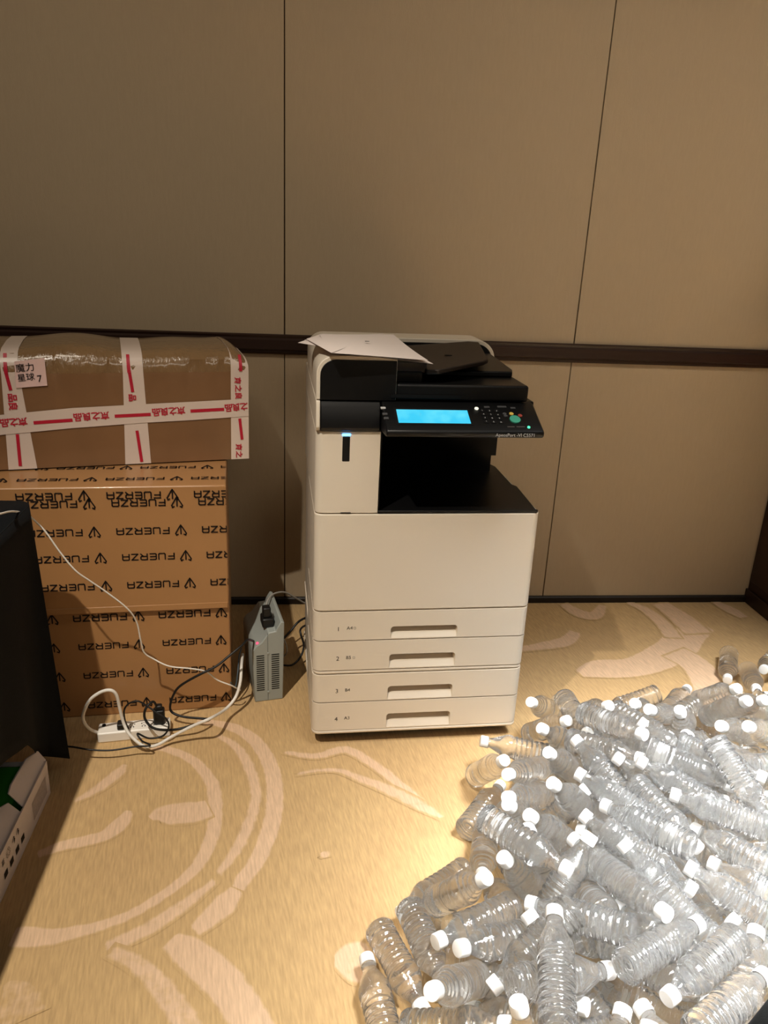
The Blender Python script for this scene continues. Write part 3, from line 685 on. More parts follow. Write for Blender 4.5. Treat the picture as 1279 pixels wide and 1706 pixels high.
for par, bars in ((ca, (((9, 592), (18, 650)), ((29, 723), (34, 776)))), (cb, (((215, 600), (221, 653)), ((228, 717), (236, 769)))), (cc, (((399, 697), (403, 732)), ((390, 580), (395, 607))))):
    for a, b_ in bars:
        if a[1] < 615: a = (a[0], 617) if par is not cc else None
        if a: tape_bar(par, a, b_, 0.0085, -0.0026)
def tape_col_text(par, items, size):
    for (u, v), ch in items:
        O = tb_pt(u, v, -0.0026); X = Vector((0, 0, -1)); Y = Vector((1, 0, 0))
        s = MB(); put_text(s, ch, size, O, X, Y, extra=0.0006); s.build('tape_lettering', M['red'], par, smooth=0, recalc=False)
tape_col_text(cc, (((391, 628), '京'), ((392, 641), '之'), ((392.5, 653), '良'), ((393, 739), '京'), ((393.5, 751), '之')), 0.021)
tape_col_text(ca, (((14, 655), '品'), ((15, 669), '良')), 0.024); tape_col_text(cb, (((215, 656), '品'),), 0.022)
# the two upper red bars that ride over the crumpled edge
for par, x in ((ca, col_x(10, 619)), (cb, col_x(214.5, 619)), (cc, -0.022)):
    s = MB(); sec = [tb_section(min(x, -0.001))[j] for j in (3, 4, 5, 6)]
    s.add([(x-0.0045, y-0.0032, z+0.001) for y, z in sec] + [(x+0.0045, y-0.0032, z+0.001) for y, z in sec], [(i, i+1, 5+i, 4+i) for i in range(3)])
    s.build('red_bar', M['red'], par, smooth=60, recalc=False)
# pink note
nc = [tb_front(*p) for p in ((27, 646), (79, 642), (74, 596), (24, 602))]
nt_ = MB(); nt_.add([(nc[0][0], -0.004, nc[0][1]), (nc[1][0], -0.004, nc[1][1]), (nc[2][0], -0.003, nc[2][1]), (nc[3][0], -0.003, nc[3][1])], [(0, 1, 2, 3)])
nt_.add([(nc[0][0], -0.0034, nc[0][1]), (nc[1][0], -0.0034, nc[1][1]), (nc[2][0], -0.0024, nc[2][1]), (nc[3][0], -0.0024, nc[3][1])], [(3, 2, 1, 0)])
note = tag(nt_.build('paper_note', M['note'], tb, smooth=0, recalc=False), 'pink handwritten note')
s = MB(); A = tb_pt(27, 619, -0.0042); Bp = tb_pt(56, 616, -0.0042); X = (Bp-A).normalized(); Y = Vector((0, -1, 0)).cross(X)
put_text(s, '魔力', 0.024, A, X, Y, lift=0.0004, extra=0.0001); A2 = tb_pt(30, 634.5, -0.0046); put_text(s, '星球', 0.022, A2, X, Y, lift=0.0004, extra=0.0001); put_text(s, '7', 0.026, tb_pt(63, 636, -0.0046), X, Y, lift=0.0004)
tag(s.build('handwriting', M['ink'], note, smooth=0, recalc=False), 'black handwriting')

# ------------------------------------------------------------------ table under a black cloth, white carton with green felt
ct = thing('draped_table', 'table under a dark blue-black cloth hanging to the floor, beside the carton stack', 'table', (-1.1, -1.5, 0))
R3 = Vector((1.1, 1.5, 0))
cl = MB(); ex_ = -0.635; ey_ = -0.965; random.seed(4)
path = []   # top edge, walking from the front along the right side, round the back corner, to the left
N1 = 34
for i in range(N1): path.append((ex_, -2.35 + (ey_-0.04+2.35)*i/(N1-1), 0))
for k in range(1, 6): a = math.radians(18*k); path.append((ex_-0.04+0.04*math.cos(a), ey_-0.04+0.04*math.sin(a), 1))
for i in range(1, 24): path.append((ex_-0.04-0.055*i, ey_, 2))
rows_ = []
for lev in range(15):
    k = lev/14; row = []
    for j, (x, y, seg) in enumerate(path):
        dcor = abs(y-ey_) if seg == 0 else (0.0 if seg == 1 else abs(x-ex_))
        hem = 0.21 if dcor > 0.20 else 0.03 + 0.18*(dcor/0.20)**1.3
        if seg == 0: hem += 0.05*min(1, max(0, (dcor-0.2)/0.2))
        z = 0.752 + (hem-0.752)*k
        amp = 0.014*k; ph = math.sin(j*1.15 + 0.6*math.sin(j*0.37))
        nx, ny = (1, 0) if seg == 0 else ((0, 1) if seg == 2 else (math.cos(math.radians(18*(j-N1+1))), math.sin(math.radians(18*(j-N1+1)))))
        off = amp*ph + 0.012*k*(1 if seg == 1 else 0.2)
        if seg == 0: off = amp*ph*0.7 - 0.016*k
        row.append(Vector((x + nx*off, y + ny*off, z)) + R3)
    rows_.append(row)
vs = [p for r in rows_ for p in r]; n = len(path)
cl.add(vs, [(l*n+j, l*n+j+1, (l+1)*n+j+1, (l+1)*n+j) for l in range(14) for j in range(n-1)])
cl.add([rows_[0][j] for j in range(n)] + [Vector((-1.945, -2.35, 0.752)) + R3], [tuple(range(n)) + (n,)])
o = cl.build('tablecloth', M['cloth'], ct, smooth=60); sm = o.modifiers.new('thickness', 'SOLIDIFY'); sm.thickness = 0.002; sm.offset = -1
MB().box(-1.92+1.1, -0.66+1.1, -2.33+1.5, -0.99+1.5, 0.720, 0.749).build('table_top', M['darkwood'], ct)
for x in (-0.78, -1.8):
    for y in (-1.08, -2.2):
        MB().box(x+1.1-0.018, x+1.1+0.018, y+1.5-0.018, y+1.5+0.018, 0.0, 0.72).build('leg', M['blackm'], ct)

wb = thing('white_carton', 'open white carton with handling symbols, on the floor under the draped table', 'carton', (-0.70, -1.24, 0))
WX, WY0, WY1, WH = -0.636, -1.50, -1.082, 0.098
o0 = Vector((0.70, 1.24, 0))
sd = MB()
def wall_(x0, x1, y0, y1, z0, z1): sd.box(x0+0.70, x1+0.70, y0+1.24, y1+1.24, z0, z1)
wall_(WX-0.003, WX, WY0, WY1, 0.0, WH); wall_(WX-0.34, WX-0.337, WY0, WY1, 0, WH); wall_(WX-0.337, WX-0.003, WY1-0.003, WY1, 0, WH); wall_(WX-0.337, WX-0.003, WY0, WY0+0.003, 0, WH); wall_(WX-0.337, WX-0.003, WY0, WY1, 0.0, 0.003)
sd.build('carton_tray', M['wcard'], wb)
for y0, y1, tilt, nm in ((-1.250, -1.075, 0.030, 'flap'), (-1.50, -1.262, 0.045, 'flap')):
    f = MB(); base = WX-0.004; a0, a1 = 0.018, 0.02
    pts = [(base, y0+0.005, WH-0.002), (base, y1, WH-0.002), (base-tilt*0.4, y1-0.012, WH+0.034), (base-tilt*0.9, y1-0.05, WH+0.040), (base-tilt, y0+0.03, WH+0.040), (base-tilt, y0+0.012, WH+0.030)]
    n = len(pts); P3 = [Vector(p)+o0 for p in pts]
    f.add(P3 + [p - Vector((0.003, 0, 0)) for p in P3], [tuple(range(n)), tuple(range(n, 2*n))[::-1]] + [(i, (i+1) % n, n+(i+1) % n, n+i) for i in range(n)])
    f.build(nm, M['wcard'], wb)
sg = MB()
def wface(y, z): return Vector((WX+0.70+0.0006, y+1.24, z))
for i in range(4):
    y = -1.395 + 0.044*i*0.8
    sg.add([wface(y, 0.028), wface(y+0.02, 0.028), wface(y+0.02, 0.044), wface(y, 0.044)], [(0, 1, 2, 3)])
put_text(sg, '≡ ♲ ↑↑', 0.03, wface(-1.40, 0.062), (0, 1, 0), (0, 0, 1))
tag(sg.build('handling_symbols', M['ink'], wb, smooth=0, recalc=False), 'black handling symbols')
lb = MB(); lb.add([wface(-1.205, 0.02), wface(-1.105, 0.02), wface(-1.105, 0.070), wface(-1.205, 0.070)], [(0, 1, 2, 3)]); tag(lb.build('shipping_label', mat('grey_label', srgb(168, 158, 156), 0.7, 0.2, var=0.25, vscale=120), wb, smooth=0, recalc=False), 'grey printed label')
gf = MB(); gf.prism(rrect(-0.955, -0.668, -1.47, -1.10, 0.02), 0.004, 0.100); gt = tag(gf.build('green_case', M['greencloth'], None, bevel=0.006), 'dark green flat case lying inside the open white carton', 'case')
em = MB(); p = Vector((-0.745, -1.165, 0.1012))
ring = [(p.x+0.024*math.cos(a*math.pi/12), p.y+0.024*math.sin(a*math.pi/12)) for a in range(24)]; ri = [(p.x+0.015*math.cos(a*math.pi/12), p.y+0.015*math.sin(a*math.pi/12)) for a in range(24)]
em.add([(a, b, 0.1012) for a, b in ring] + [(a, b, 0.1012) for a, b in ri], [(i, (i+1) % 24, 24+(i+1) % 24, 24+i) for i in range(24)]); em.build('emblem', mat('pale_green_print', srgb(100, 150, 110), 0.6, 0.2), gt, smooth=0)

# ------------------------------------------------------------------ power strip, stabiliser, cords
s0, s1 = at_z(163, 1239), at_z(284, 1227)
SRZ = math.atan2(s1.y-s0.y, s1.x-s0.x); SL = (s1-s0).length
ps = thing('power_strip', 'white power strip on the carpet in front of the lower printed carton', 'power strip', s0, SRZ)
body = MB(); body.prism(rrect(0, SL, 0, 0.052, 0.006), 0.0, 0.032); body.build('housing', M['stripwhite'], ps, bevel=0.004)
def hole_grp(x, y):
    s = MB()
    for dx, dy, w, h in ((-0.006, 0.005, 0.0012, 0.005), (0.006, 0.005, 0.0012, 0.005), (0.0, 0.008, 0.004, 0.001), (-0.004, -0.008, 0.0014, 0.005), (0.004, -0.008, 0.0014, 0.005), (0.0, -0.003, 0.003, 0.0012)):
        s.box(x+dx-w, x+dx+w, y+dy-h/2, y+dy+h/2, 0.0320, 0.0324)
    s.build('socket', M['slot'], ps)
for x in (SL*0.30, SL*0.47, SL*0.63, SL*0.79, SL*0.93): hole_grp(x, 0.026)
sw = MB(); sw.prism(rrect(0.010, 0.020, 0.032, 0.043, 0.004), 0.031, 0.035); sw.build('switch', M['blackm'], ps)
pg = MB(); pg.prism(rrect(SL*0.77, SL*0.93, 0.014, 0.040, 0.006), 0.0325, 0.078); pg.prism(rrect(SL*0.80, SL*0.90, 0.018, 0.036, 0.005), 0.078, 0.092)
Mps = Matrix.Translation(s0) @ Matrix.Rotation(SRZ, 4, 'Z')
def ps_obj(mb, name, m, lab, cat):
    mb.v = [tuple(Mps @ Vector(v)) for v in mb.v]; return tag(mb.build(name, m, None, bevel=0.003), lab, cat)
ps_obj(pg, 'power_plug', M['cordblack'], 'bulky black plug standing in the right end of the power strip', 'plug')
pg2 = MB(); pg2.prism(rrect(SL*0.27, SL*0.37, 0.006, 0.034, 0.004), 0.0325, 0.050)
ps_obj(pg2, 'power_plug', M['cordblack'], 'small black plug in the middle of the power strip, under the white cord', 'plug')

def cord(name, pts, r, m, lab, extra=None):
    """pts: (u, v, y) pixel with a depth plane; placed in the room as 3-D points"""
    P = []
    for u, v, y in pts:
        p = at_y(u, v, y)
        if p.z < r: p = at_z(u, v, r)
        P.append(p)
    return tag(MB().tube(P, r, 8, sub=6).build(name, m, None, smooth=80), lab, 'cord')
p_tbl = [(-30, 862, -1.25), (0, 856, -1.2), (20, 852, -1.1), (40, 855, -1.0), (52, 862, -0.95), (75, 885, -0.94), (100, 920, -0.93), (125, 950, -0.92), (150, 968, -0.90), (175, 985, -0.88), (210, 1012, -0.86), (227, 1035, -0.84), (234, 1065, -0.83), (240, 1087, -0.82), (256, 1098, -0.81), (282, 1110, -0.81), (318, 1114, -0.80), (343, 1119, -0.79), (362, 1133, -0.77), (385, 1142, -0.76), (400, 1150, -0.72)]
cord('thin_white_cable', p_tbl, 0.0022, M['cordwhite'], 'thin white cable drooping from the dark table across the printed cartons')
cord('thick_white_cord', [(166, 1222, -0.858), (150, 1215, -0.88), (140, 1203, -0.89), (139, 1188, -0.90), (150, 1166, -0.91), (168, 1153, -0.91), (184, 1150, -0.91), (194, 1158, -0.905), (199, 1178, -0.90), (206, 1205, -0.90), (217, 1225, -0.915), (240, 1243, -0.93), (262, 1241, -0.92), (285, 1228, -0.90), (320, 1210, -0.90), (350, 1197, -0.90), (375, 1182, -0.80), (392, 1162, -0.76), (400, 1137, -0.74), (402, 1110, -0.70), (404, 1090, -0.6)], 0.0046, M['cordwhite'], 'thick white cord looping over the power strip and running along the carpet to the stabiliser')
cord('black_power_cord', [(262, 1180, -0.835), (255, 1169, -0.85), (243, 1180, -0.87), (241, 1196, -0.875), (252, 1211, -0.885), (270, 1216, -0.885), (295, 1215, -0.87), (325, 1207, -0.86), (349, 1199, -0.82), (335, 1197, -0.82), (305, 1194, -0.81), (286, 1186, -0.80), (284, 1172, -0.80), (292, 1152, -0.80), (304, 1140, -0.80), (330, 1125, -0.80), (360, 1110, -0.79), (385, 1090, -0.77), (402, 1076, -0.75), (412, 1066, -0.72), (422, 1068, -0.66)], 0.0036, M['cordblack'], 'black power cord rising from the bulky plug past the carton corner to the stabiliser')
cord('thin_black_cord', [(214, 1214, -0.862), (208, 1200, -0.865), (207, 1183, -0.87), (215, 1172, -0.87), (229, 1168, -0.87), (243, 1175, -0.87), (262, 1188, -0.88), (277, 1198, -0.885), (281, 1212, -0.89), (271, 1226, -0.895), (248, 1230, -0.90), (229, 1222, -0.90), (236, 1234, -0.92), (250, 1242, -0.95), (225, 1244, -0.95), (185, 1250, -0.96), (150, 1249, -0.96), (118, 1244, -0.95), (90, 1244, -0.94), (55, 1240, -0.93), (30, 1236, -0.93)], 0.0026, M['cordblack'], 'thin black cord trailing from the small plug across the carpet under the table')

st = thing('voltage_stabilizer', 'grey metal voltage stabiliser with vent slots, on the carpet between the cartons and the printer', 'stabiliser', (-0.141, -0.690, 0), 0.20)
SW = 0.088; SDp = 0.22
pf = [(0.0, 0.0), (SW, 0.0), (SW+0.004, 0.268), (SW-0.006, 0.272), (SW-0.020, 0.248), (SW-0.022, 0.240), (0.044, 0.238), (0.022, 0.206), (0.006, 0.196), (-0.004, 0.184), (-0.006, 0.168)]
sb_ = MB(); sb_.prism(pf, 0.0, SDp, 'y'); sb_.build('housing', M['steel'], st, bevel=0.003)
for x0 in (0.008, 0.054):
    v_ = MB()
    for k in range(17): v_.box(x0-0.002+0.0006*0, x0+0.022, -0.0006, 0.001, 0.040+0.0075*k, 0.0432+0.0075*k)
    v_.build('vent_slots', M['slot'], st)
MB().box(0.0405, 0.0412, -0.0006, 0.001, 0.004, 0.236).build('seam', M['slot'], st)
for z in (0.168, 0.032): MB().lathe([(0, 0.004), (0.002, 0.003)], 10, Matrix.Translation((0.042, -0.0002, z)) @ Matrix.Rotation(math.pi/2, 4, 'X')).build('screw', M['steel'], st)
for x in (0.012, SW-0.012):
    for y in (0.02, SDp-0.02): MB().lathe([(-0.004, 0.008), (0.001, 0.008)], 10, Matrix.Translation((x, y, 0.003))).build('foot', M['blackm'], st)
pp = MB(); pp.box(0.030, 0.066, 0.03, 0.08, 0.239, 0.268)
st_m = Matrix.Translation((-0.141, -0.690, 0)) @ Matrix.Rotation(0.20, 4, 'Z')
pp.box(0.034, 0.058, 0.04, 0.07, 0.268, 0.300)
pp.v = [tuple(st_m @ Vector(v)) for v in pp.v]; tag(pp.build('power_plug', M['cordblack'], None, bevel=0.004), 'black plug pushed into the top of the grey stabiliser', 'plug')
tag(MB().lathe([(0, 0.004), (0.004, 0.004), (0.0055, 0.0025)], 12, Matrix.Translation((0.012, 0.012, 0.198)) @ Matrix.Rotation(-0.5, 4, 'Y')).build('indicator_light', M['led_red'], st), 'small lit red lamp')
def wcord(name, P, r, m, lab): return tag(MB().tube([Vector(p) for p in P], r, 8, sub=6).build(name, m, None, smooth=80), lab, 'cord')
cord('grey_cord', [(450, 1041, -0.60), (445, 1030, -0.58), (443, 1010, -0.55), (449, 995, -0.52), (460, 988, -0.48), (475, 987, -0.44), (492, 996, -0.40), (508, 1005, -0.36), (525, 1012, -0.34)], 0.003, M['cordgrey'], 'grey cord arching up from the stabiliser to the back of the printer')
cord('grey_cord', [(459, 1045, -0.58), (468, 1058, -0.55), (476, 1072, -0.53), (478, 1085, -0.52), (473, 1093, -0.50), (464, 1097, -0.48)], 0.0025, M['cordgrey'], 'short grey cord hanging down the right side of the stabiliser')
cord('black_power_cord', [(472, 1064, -0.45), (485, 1050, -0.42), (497, 1036, -0.40), (512, 1028, -0.36), (530, 1022, -0.33)], 0.004, M['cordblack'], 'black cord slanting up behind the stabiliser towards the printer')
cord('looped_power_cord', [(470, 1108, -0.52), (486, 1108, -0.50), (500, 1095, -0.48), (506, 1075, -0.46), (500, 1050, -0.44), (512, 1040, -0.36)], 0.0035, M['cordblack'], 'black cord looping low on the carpet between the stabiliser and the printer')
cord('blue_grey_cord', [(384, 1137, -0.735), (392, 1144, -0.70), (396, 1120, -0.68), (398, 1095, -0.64), (402, 1080, -0.62)], 0.0022, mat('blue_grey_cord_skin', srgb(70, 84, 92), 0.5, 0.4), 'thin blue-grey cord in the shade beside the carton corner')

# ------------------------------------------------------------------ bottles
def bottle_profile():
    P = [(0.004, 0.0), (0.0015, 0.014), (0.0, 0.023), (0.0012, 0.0275), (0.005, 0.0318), (0.010, 0.0335)]
    z = 0.014
    while z < 0.140:
        k = (z-0.014)/0.126
        waist = 0.0014*math.sin(math.pi*k)
        rib = 0.0030*(0.5-0.5*math.cos(2*math.pi*(z-0.014)/0.0158))
        P.append((z, 0.0340 - waist - rib)); z += 0.00233
    P += [(0.1425, 0.0341), (0.147, 0.0342), (0.152, 0.0336), (0.159, 0.0315), (0.168, 0.0278), (0.178, 0.0232), (0.188, 0.0188), (0.197, 0.0155), (0.203, 0.0138), (0.2075, 0.0134), (0.2085, 0.0165), (0.2100, 0.0165), (0.2108, 0.0132), (0.2200, 0.0132), (0.2200, 0.0)]
    return P
def make_lathe_mesh(name, prof, n, m, smooth=60):
    s = MB(); vs = []; rings = []
    for z, r in prof:
        if r < 1e-6: vs.append((0, 0, z)); rings.append([len(vs)-1])
        else:
            b = len(vs); vs += [(r*math.cos(2*math.pi*i/n), r*math.sin(2*math.pi*i/n), z) for i in range(n)]; rings.append(list(range(b, b+n)))
    fs = []
    for a, b in zip(rings[:-1], rings[1:]):
        for i in range(n):
            j = (i+1) % n
            if len(a) == 1: fs.append((a[0], b[j], b[i]))
            elif len(b) == 1: fs.append((a[i], a[j], b[0]))
            else: fs.append((a[i], a[j], b[j], b[i]))
    s.add(vs, fs); o = s.build(name, m, None, smooth=smooth); return o
def cap_mesh():
    n = 60; vs, fs = [], []
    rows = [(0.2112, 0.0150, 0), (0.2112, 0.0158, 0), (0.2135, 0.0160, 0), (0.2140, 0.0163, 1), (0.2320, 0.0160, 1), (0.2338, 0.0148, 0), (0.2345, 0.0125, 0)]
    for z, r, g in rows:
        for i in range(n):
            rr = r - (0.0007 if g and i % 2 else 0); vs.append((rr*math.cos(2*math.pi*i/n), rr*math.sin(2*math.pi*i/n), z))
    for k in range(len(rows)-1):
        for i in range(n): fs.append((k*n+i, k*n+(i+1) % n, (k+1)*n+(i+1) % n, (k+1)*n+i))
    fs += [tuple(range(n))[::-1], tuple((len(rows)-1)*n+i for i in range(n))]
    return MB().add([(x*0.96, y*0.96, z*0.885) for x, y, z in vs], fs)

BOTTLES = [
(0.689,-1.0819,0.0702,-0.973,0.19,0.134),
(0.7982,-1.0614,0.0577,-0.811,-0.164,0.561),
(0.4672,-1.1006,0.0295,0.155,-0.655,0.739),
(0.5722,-1.2912,0.0312,0.079,0.994,0.069),
(0.6309,-1.1483,0.0868,-0.659,-0.627,0.414),
(0.6091,-1.2464,0.0823,-0.667,-0.578,0.47),
(0.5817,-1.3567,0.0727,-0.623,-0.354,0.698),
(0.6368,-1.4297,0.0758,-0.709,-0.169,0.684),
(0.5578,-1.4271,0.0652,-0.728,-0.268,0.63),
(0.7015,-1.3599,0.1017,-0.69,-0.192,0.698),
(0.399,-1.3077,0.0347,0.619,0.785,0.004),
(0.446,-1.3158,0.0426,-0.268,-0.935,0.233),
(0.3777,-1.4274,0.0363,-0.815,-0.578,0.034),
(0.1628,-1.5667,0.0316,0.327,-0.944,0.029),
(0.2289,-1.5497,0.0654,0.175,-0.979,0.107),
(0.1626,-1.8402,0.0321,-0.143,0.99,0.01),
(0.4349,-1.6006,0.1095,-0.873,-0.472,0.119),
(0.4628,-1.6637,0.1043,-0.858,-0.398,0.324),
(0.2791,-1.5518,0.075,0.369,-0.488,0.791),
(0.1888,-1.8016,0.0532,0.796,-0.375,0.475),
(0.3947,-1.9308,0.0465,-0.236,0.101,0.966),
(0.3251,-1.7552,0.1071,-0.541,-0.579,0.61),
(0.3769,-1.5062,0.2539,0.677,-0.736,-0.023),
(0.3973,-1.9582,0.2401,0.248,0.957,0.152),
(0.3325,-2.0743,0.084,0.561,0.726,0.398),
(0.4405,-2.0358,0.1021,0.518,0.796,0.314),
(0.4805,-2.096,0.1168,0.402,0.814,0.419),
(0.6216,-2.0694,0.1624,-0.207,0.978,0.012),
(0.9369,-1.8685,0.1102,-0.49,0.847,0.208),
(0.601,-1.5763,0.1926,0.289,-0.918,0.27),
(0.4704,-1.6478,0.1059,0.557,0.345,0.756),
(0.761,-1.7292,0.1542,-0.544,0.715,0.439),
(0.7471,-1.8097,0.1471,-0.615,0.789,-0.004),
(0.8033,-1.5857,0.226,-0.635,0.766,-0.103),
(1.0162,-1.5149,0.1997,-0.849,0.526,0.053),
(0.7901,-1.3271,0.1814,0.363,-0.921,-0.142),
(1.0043,-1.7079,0.1581,-0.656,0.754,-0.03),
(0.7944,-1.4684,0.18,-0.733,0.656,0.182),
(1.0912,-0.8911,0.064,0.698,0.715,-0.029),
(1.5241,-0.481,0.0337,-0.499,-0.867,-0.007),
(1.5282,-0.5961,0.0339,-0.399,-0.898,0.185),
(1.2082,-0.8533,0.0837,0.088,-0.728,0.68),
(1.2644,-0.8886,0.0715,0.123,-0.735,0.667),
(0.851,-0.9824,0.0076,-0.175,-0.43,0.886),
(0.9064,-1.0272,0.0407,0.448,0.894,0.031),
(1.0373,-0.8969,0.0613,-0.55,-0.565,0.615),
(1.0665,-1.0741,0.0674,-0.386,-0.294,0.875),
(1.116,-1.1284,0.0945,-0.694,-0.375,0.615),
(0.7052,-1.1119,0.1474,0.683,-0.702,0.202),
(0.756,-1.0562,0.1914,0.461,-0.852,0.249),
(0.8021,-1.0826,0.1437,0.47,-0.846,0.25),
(1.173,-1.1776,0.1081,-0.761,-0.341,0.551),
(1.1782,-0.9619,0.1033,0.068,-0.693,0.718),
(0.933,-1.2393,0.226,0.793,-0.604,-0.085),
(0.9272,-1.3557,0.1155,-0.777,0.46,0.43),
(0.967,-1.4128,0.1672,-0.817,0.481,0.318),
(0.5476,-1.331,0.0113,0.699,0.112,0.706),
(1.0054,-1.6145,0.1634,-0.601,0.797,-0.063),
(0.5791,-1.7019,0.1845,0.002,0.901,-0.433),
(0.3526,-1.8489,0.2069,0.963,0.21,-0.171),
(0.503,-1.7286,0.2379,-0.805,-0.366,-0.467),
(0.5552,-1.8336,0.209,0.9,0.434,-0.036),
(0.9786,-1.3117,0.2835,0.285,-0.852,-0.439),
(0.6309,-1.948,0.1943,0.872,0.489,-0.011),
(0.5321,-1.8333,0.0838,-0.486,0.752,0.446),
(0.8162,-1.4941,0.1151,0.583,-0.796,-0.164),
(0.7702,-0.8559,0.0518,-0.624,-0.541,0.564),
(0.6669,-0.917,0.0238,0.267,-0.672,0.691),
(0.8146,-0.88,0.0579,0.141,-0.736,0.663),
(1.0586,-1.2958,0.1927,0.913,0.311,-0.264),
(0.9288,-1.452,0.138,0.988,-0.011,0.155),
(0.7438,-1.9045,0.1111,0.54,0.762,0.356),
(0.603,-1.7678,0.2132,-0.775,0.587,-0.236),
(0.6376,-1.5121,0.2193,0.739,-0.622,-0.257),
(0.8458,-1.2617,0.2291,0.816,-0.556,-0.155),
(1.2574,-1.0561,0.1067,-0.763,-0.442,0.472),
(1.097,-1.005,0.1127,-0.803,-0.352,0.481),
(1.6745,-0.5204,0.0359,-0.676,-0.713,0.188),
(0.7939,-1.7844,0.2071,-0.876,-0.479,-0.058),
(0.4513,-1.9004,0.166,-0.712,0.543,-0.445),
(0.9414,-1.728,0.1445,-0.733,0.648,0.207),
(0.7219,-1.18,0.0829,-0.613,-0.404,0.679),
(0.6874,-1.6579,0.1444,-0.475,0.876,0.087),
(0.5485,-1.497,0.0623,-0.403,-0.197,0.894),
(0.5185,-1.5577,0.0665,-0.571,-0.186,0.8),
(0.8356,-1.6637,0.0765,-0.214,0.777,0.592),
(0.5741,-1.7132,0.1362,0.685,-0.727,0.047),
(0.6814,-1.8624,0.0834,-0.793,0.607,0.06),
(1.3246,-1.0956,0.1214,-0.803,-0.367,0.47),
(0.804,-1.8152,0.0672,0.919,-0.299,-0.258),
(0.266,-1.6919,0.0343,0.676,-0.737,-0.014),
(0.4588,-1.8005,0.0726,-0.164,0.944,-0.286),
(0.9741,-1.6718,0.0744,0.871,-0.394,-0.295),
(0.4027,-1.7119,0.0674,-0.809,0.528,-0.259),
(0.5016,-1.5958,0.068,0.671,-0.693,-0.263),
(0.8668,-1.7911,0.072,-0.315,0.908,-0.277),
(0.9022,-1.5141,0.0701,0.481,-0.833,-0.273),
(0.5385,-1.535,0.0672,0.662,-0.703,-0.259),
(0.5727,-1.4688,0.0672,0.655,-0.71,-0.259),
(1.0445,-1.5212,0.0598,0.739,-0.642,-0.204),
(0.4576,-1.619,0.0672,-0.197,0.946,-0.259),
(0.7159,-1.3798,0.0859,0.486,-0.8,-0.352),
(1.0563,-1.6434,0.0672,-0.524,0.812,-0.258),
(0.814,-1.3978,0.0672,0.364,-0.895,-0.258),
(0.8921,-1.3343,0.0671,0.133,-0.957,-0.258),
(0.7048,-1.4894,0.0674,-0.436,0.862,-0.26),
(1.0228,-1.3916,0.0581,-0.578,0.793,-0.191),
(1.142,-1.3202,0.0374,0.704,-0.709,-0.037),
(0.6323,-1.2788,0.0324,0.815,-0.58,0),
(1.1327,-1.3274,0.0561,-0.872,0.458,-0.176),
(1.0456,-1.1674,0.0784,0.671,-0.671,-0.315),
(0.4733,-1.3802,0.1135,0.289,0.841,-0.456),
(0.7245,-1.2426,0.0324,-0.562,0.827,0),
(0.8769,-1.2116,0.0672,0.948,0.187,-0.258),
(1.195,-1.2206,0.0324,-0.778,0.629,-0),
(0.7461,-1.1865,0.0672,-0.288,0.922,-0.258),
(0.8977,-1.1698,0.0669,-0.556,0.791,-0.257),
(1.0863,-1.0562,0.0684,0.777,-0.571,-0.264),
(1.3808,-1.194,0.0676,-0.129,0.957,-0.26),
(0.8653,-1.0369,0.0725,0.798,-0.531,-0.285),
(1.2491,-1.0631,0.0672,-0.905,0.338,-0.258),
(1.0032,-1.0876,0.0678,0.067,0.963,-0.261),
(1.0394,-0.8954,0.0324,0.877,-0.481,-0),
(1.3779,-0.8556,0.0367,0.722,-0.691,-0.032),
(1.1174,-0.7838,0.0672,-0.957,-0.133,-0.258),
(1.2744,-0.9928,0.0679,-0.654,0.71,-0.262),
(1.3854,-0.8057,0.0677,-0.964,-0.041,-0.261),
(1.4118,-0.8066,0.0679,0.733,-0.628,-0.262),
(1.6697,-0.8553,0.0672,-0.743,0.617,-0.258),
(0.6043,-1.8693,0.1164,-0.989,-0.074,-0.127),
(0.3974,-1.8819,0.0609,-0.875,0.436,-0.211),
(0.5469,-1.9258,0.0431,-0.707,0.702,-0.08),
(0.5943,-1.7152,0.0718,0.79,-0.599,0.129),
(1.0824,-1.8938,0.0683,-0.762,0.591,-0.264),
(0.5824,-1.774,0.0238,-0.637,0.693,0.337),
(0.7924,-1.8277,0.0494,-0.728,0.674,-0.126),
(1.0765,-1.7883,0.0674,-0.884,0.39,-0.26),
(0.2596,-1.5544,0.0268,0.893,-0.41,0.187),
(0.6832,-1.6302,0.0426,0.696,-0.714,-0.076),
(0.6326,-1.5,0.1174,0.79,-0.34,-0.51),
(0.9402,-1.6912,0.0307,-0.702,0.71,0.058),
(0.4734,-1.3929,0.0503,0.231,-0.964,-0.133),
(0.7995,-1.5177,0.1449,-0.775,0.6,-0.197),
(0.8433,-1.4569,0.1111,0.937,-0.289,-0.196),
(1.2721,-1.5925,0.0895,-0.662,0.75,0),
(0.4925,-1.3504,0.0402,0.795,-0.604,-0.058),
(0.9426,-1.4165,0.0623,0.858,-0.463,-0.222),
(1.0916,-1.3521,0.0374,0.569,-0.821,-0.037),
(0.9351,-1.426,0.1305,-0.878,0.417,-0.235),
(0.965,-1.261,0.0943,0.74,-0.671,-0.042),
(1.3018,-1.4196,0.0965,-0.735,0.676,-0.059),
(0.8575,-1.3885,0.026,-0.67,0.711,0.214),
(0.7525,-1.2077,0.0324,0.805,-0.593,0),
(1.1481,-1.2206,0.0997,0.729,-0.539,-0.421),
(0.738,-1.3434,0.1088,-0.566,0.781,-0.263),
(0.8879,-1.1672,0.1323,0.883,-0.388,-0.263),
(1.3295,-1.3355,0.0692,-0.315,0.917,-0.246),
(0.7611,-1.1095,0.1184,0.578,-0.634,-0.514),
(0.8427,-1.0783,0.1194,0.886,-0.419,-0.197),
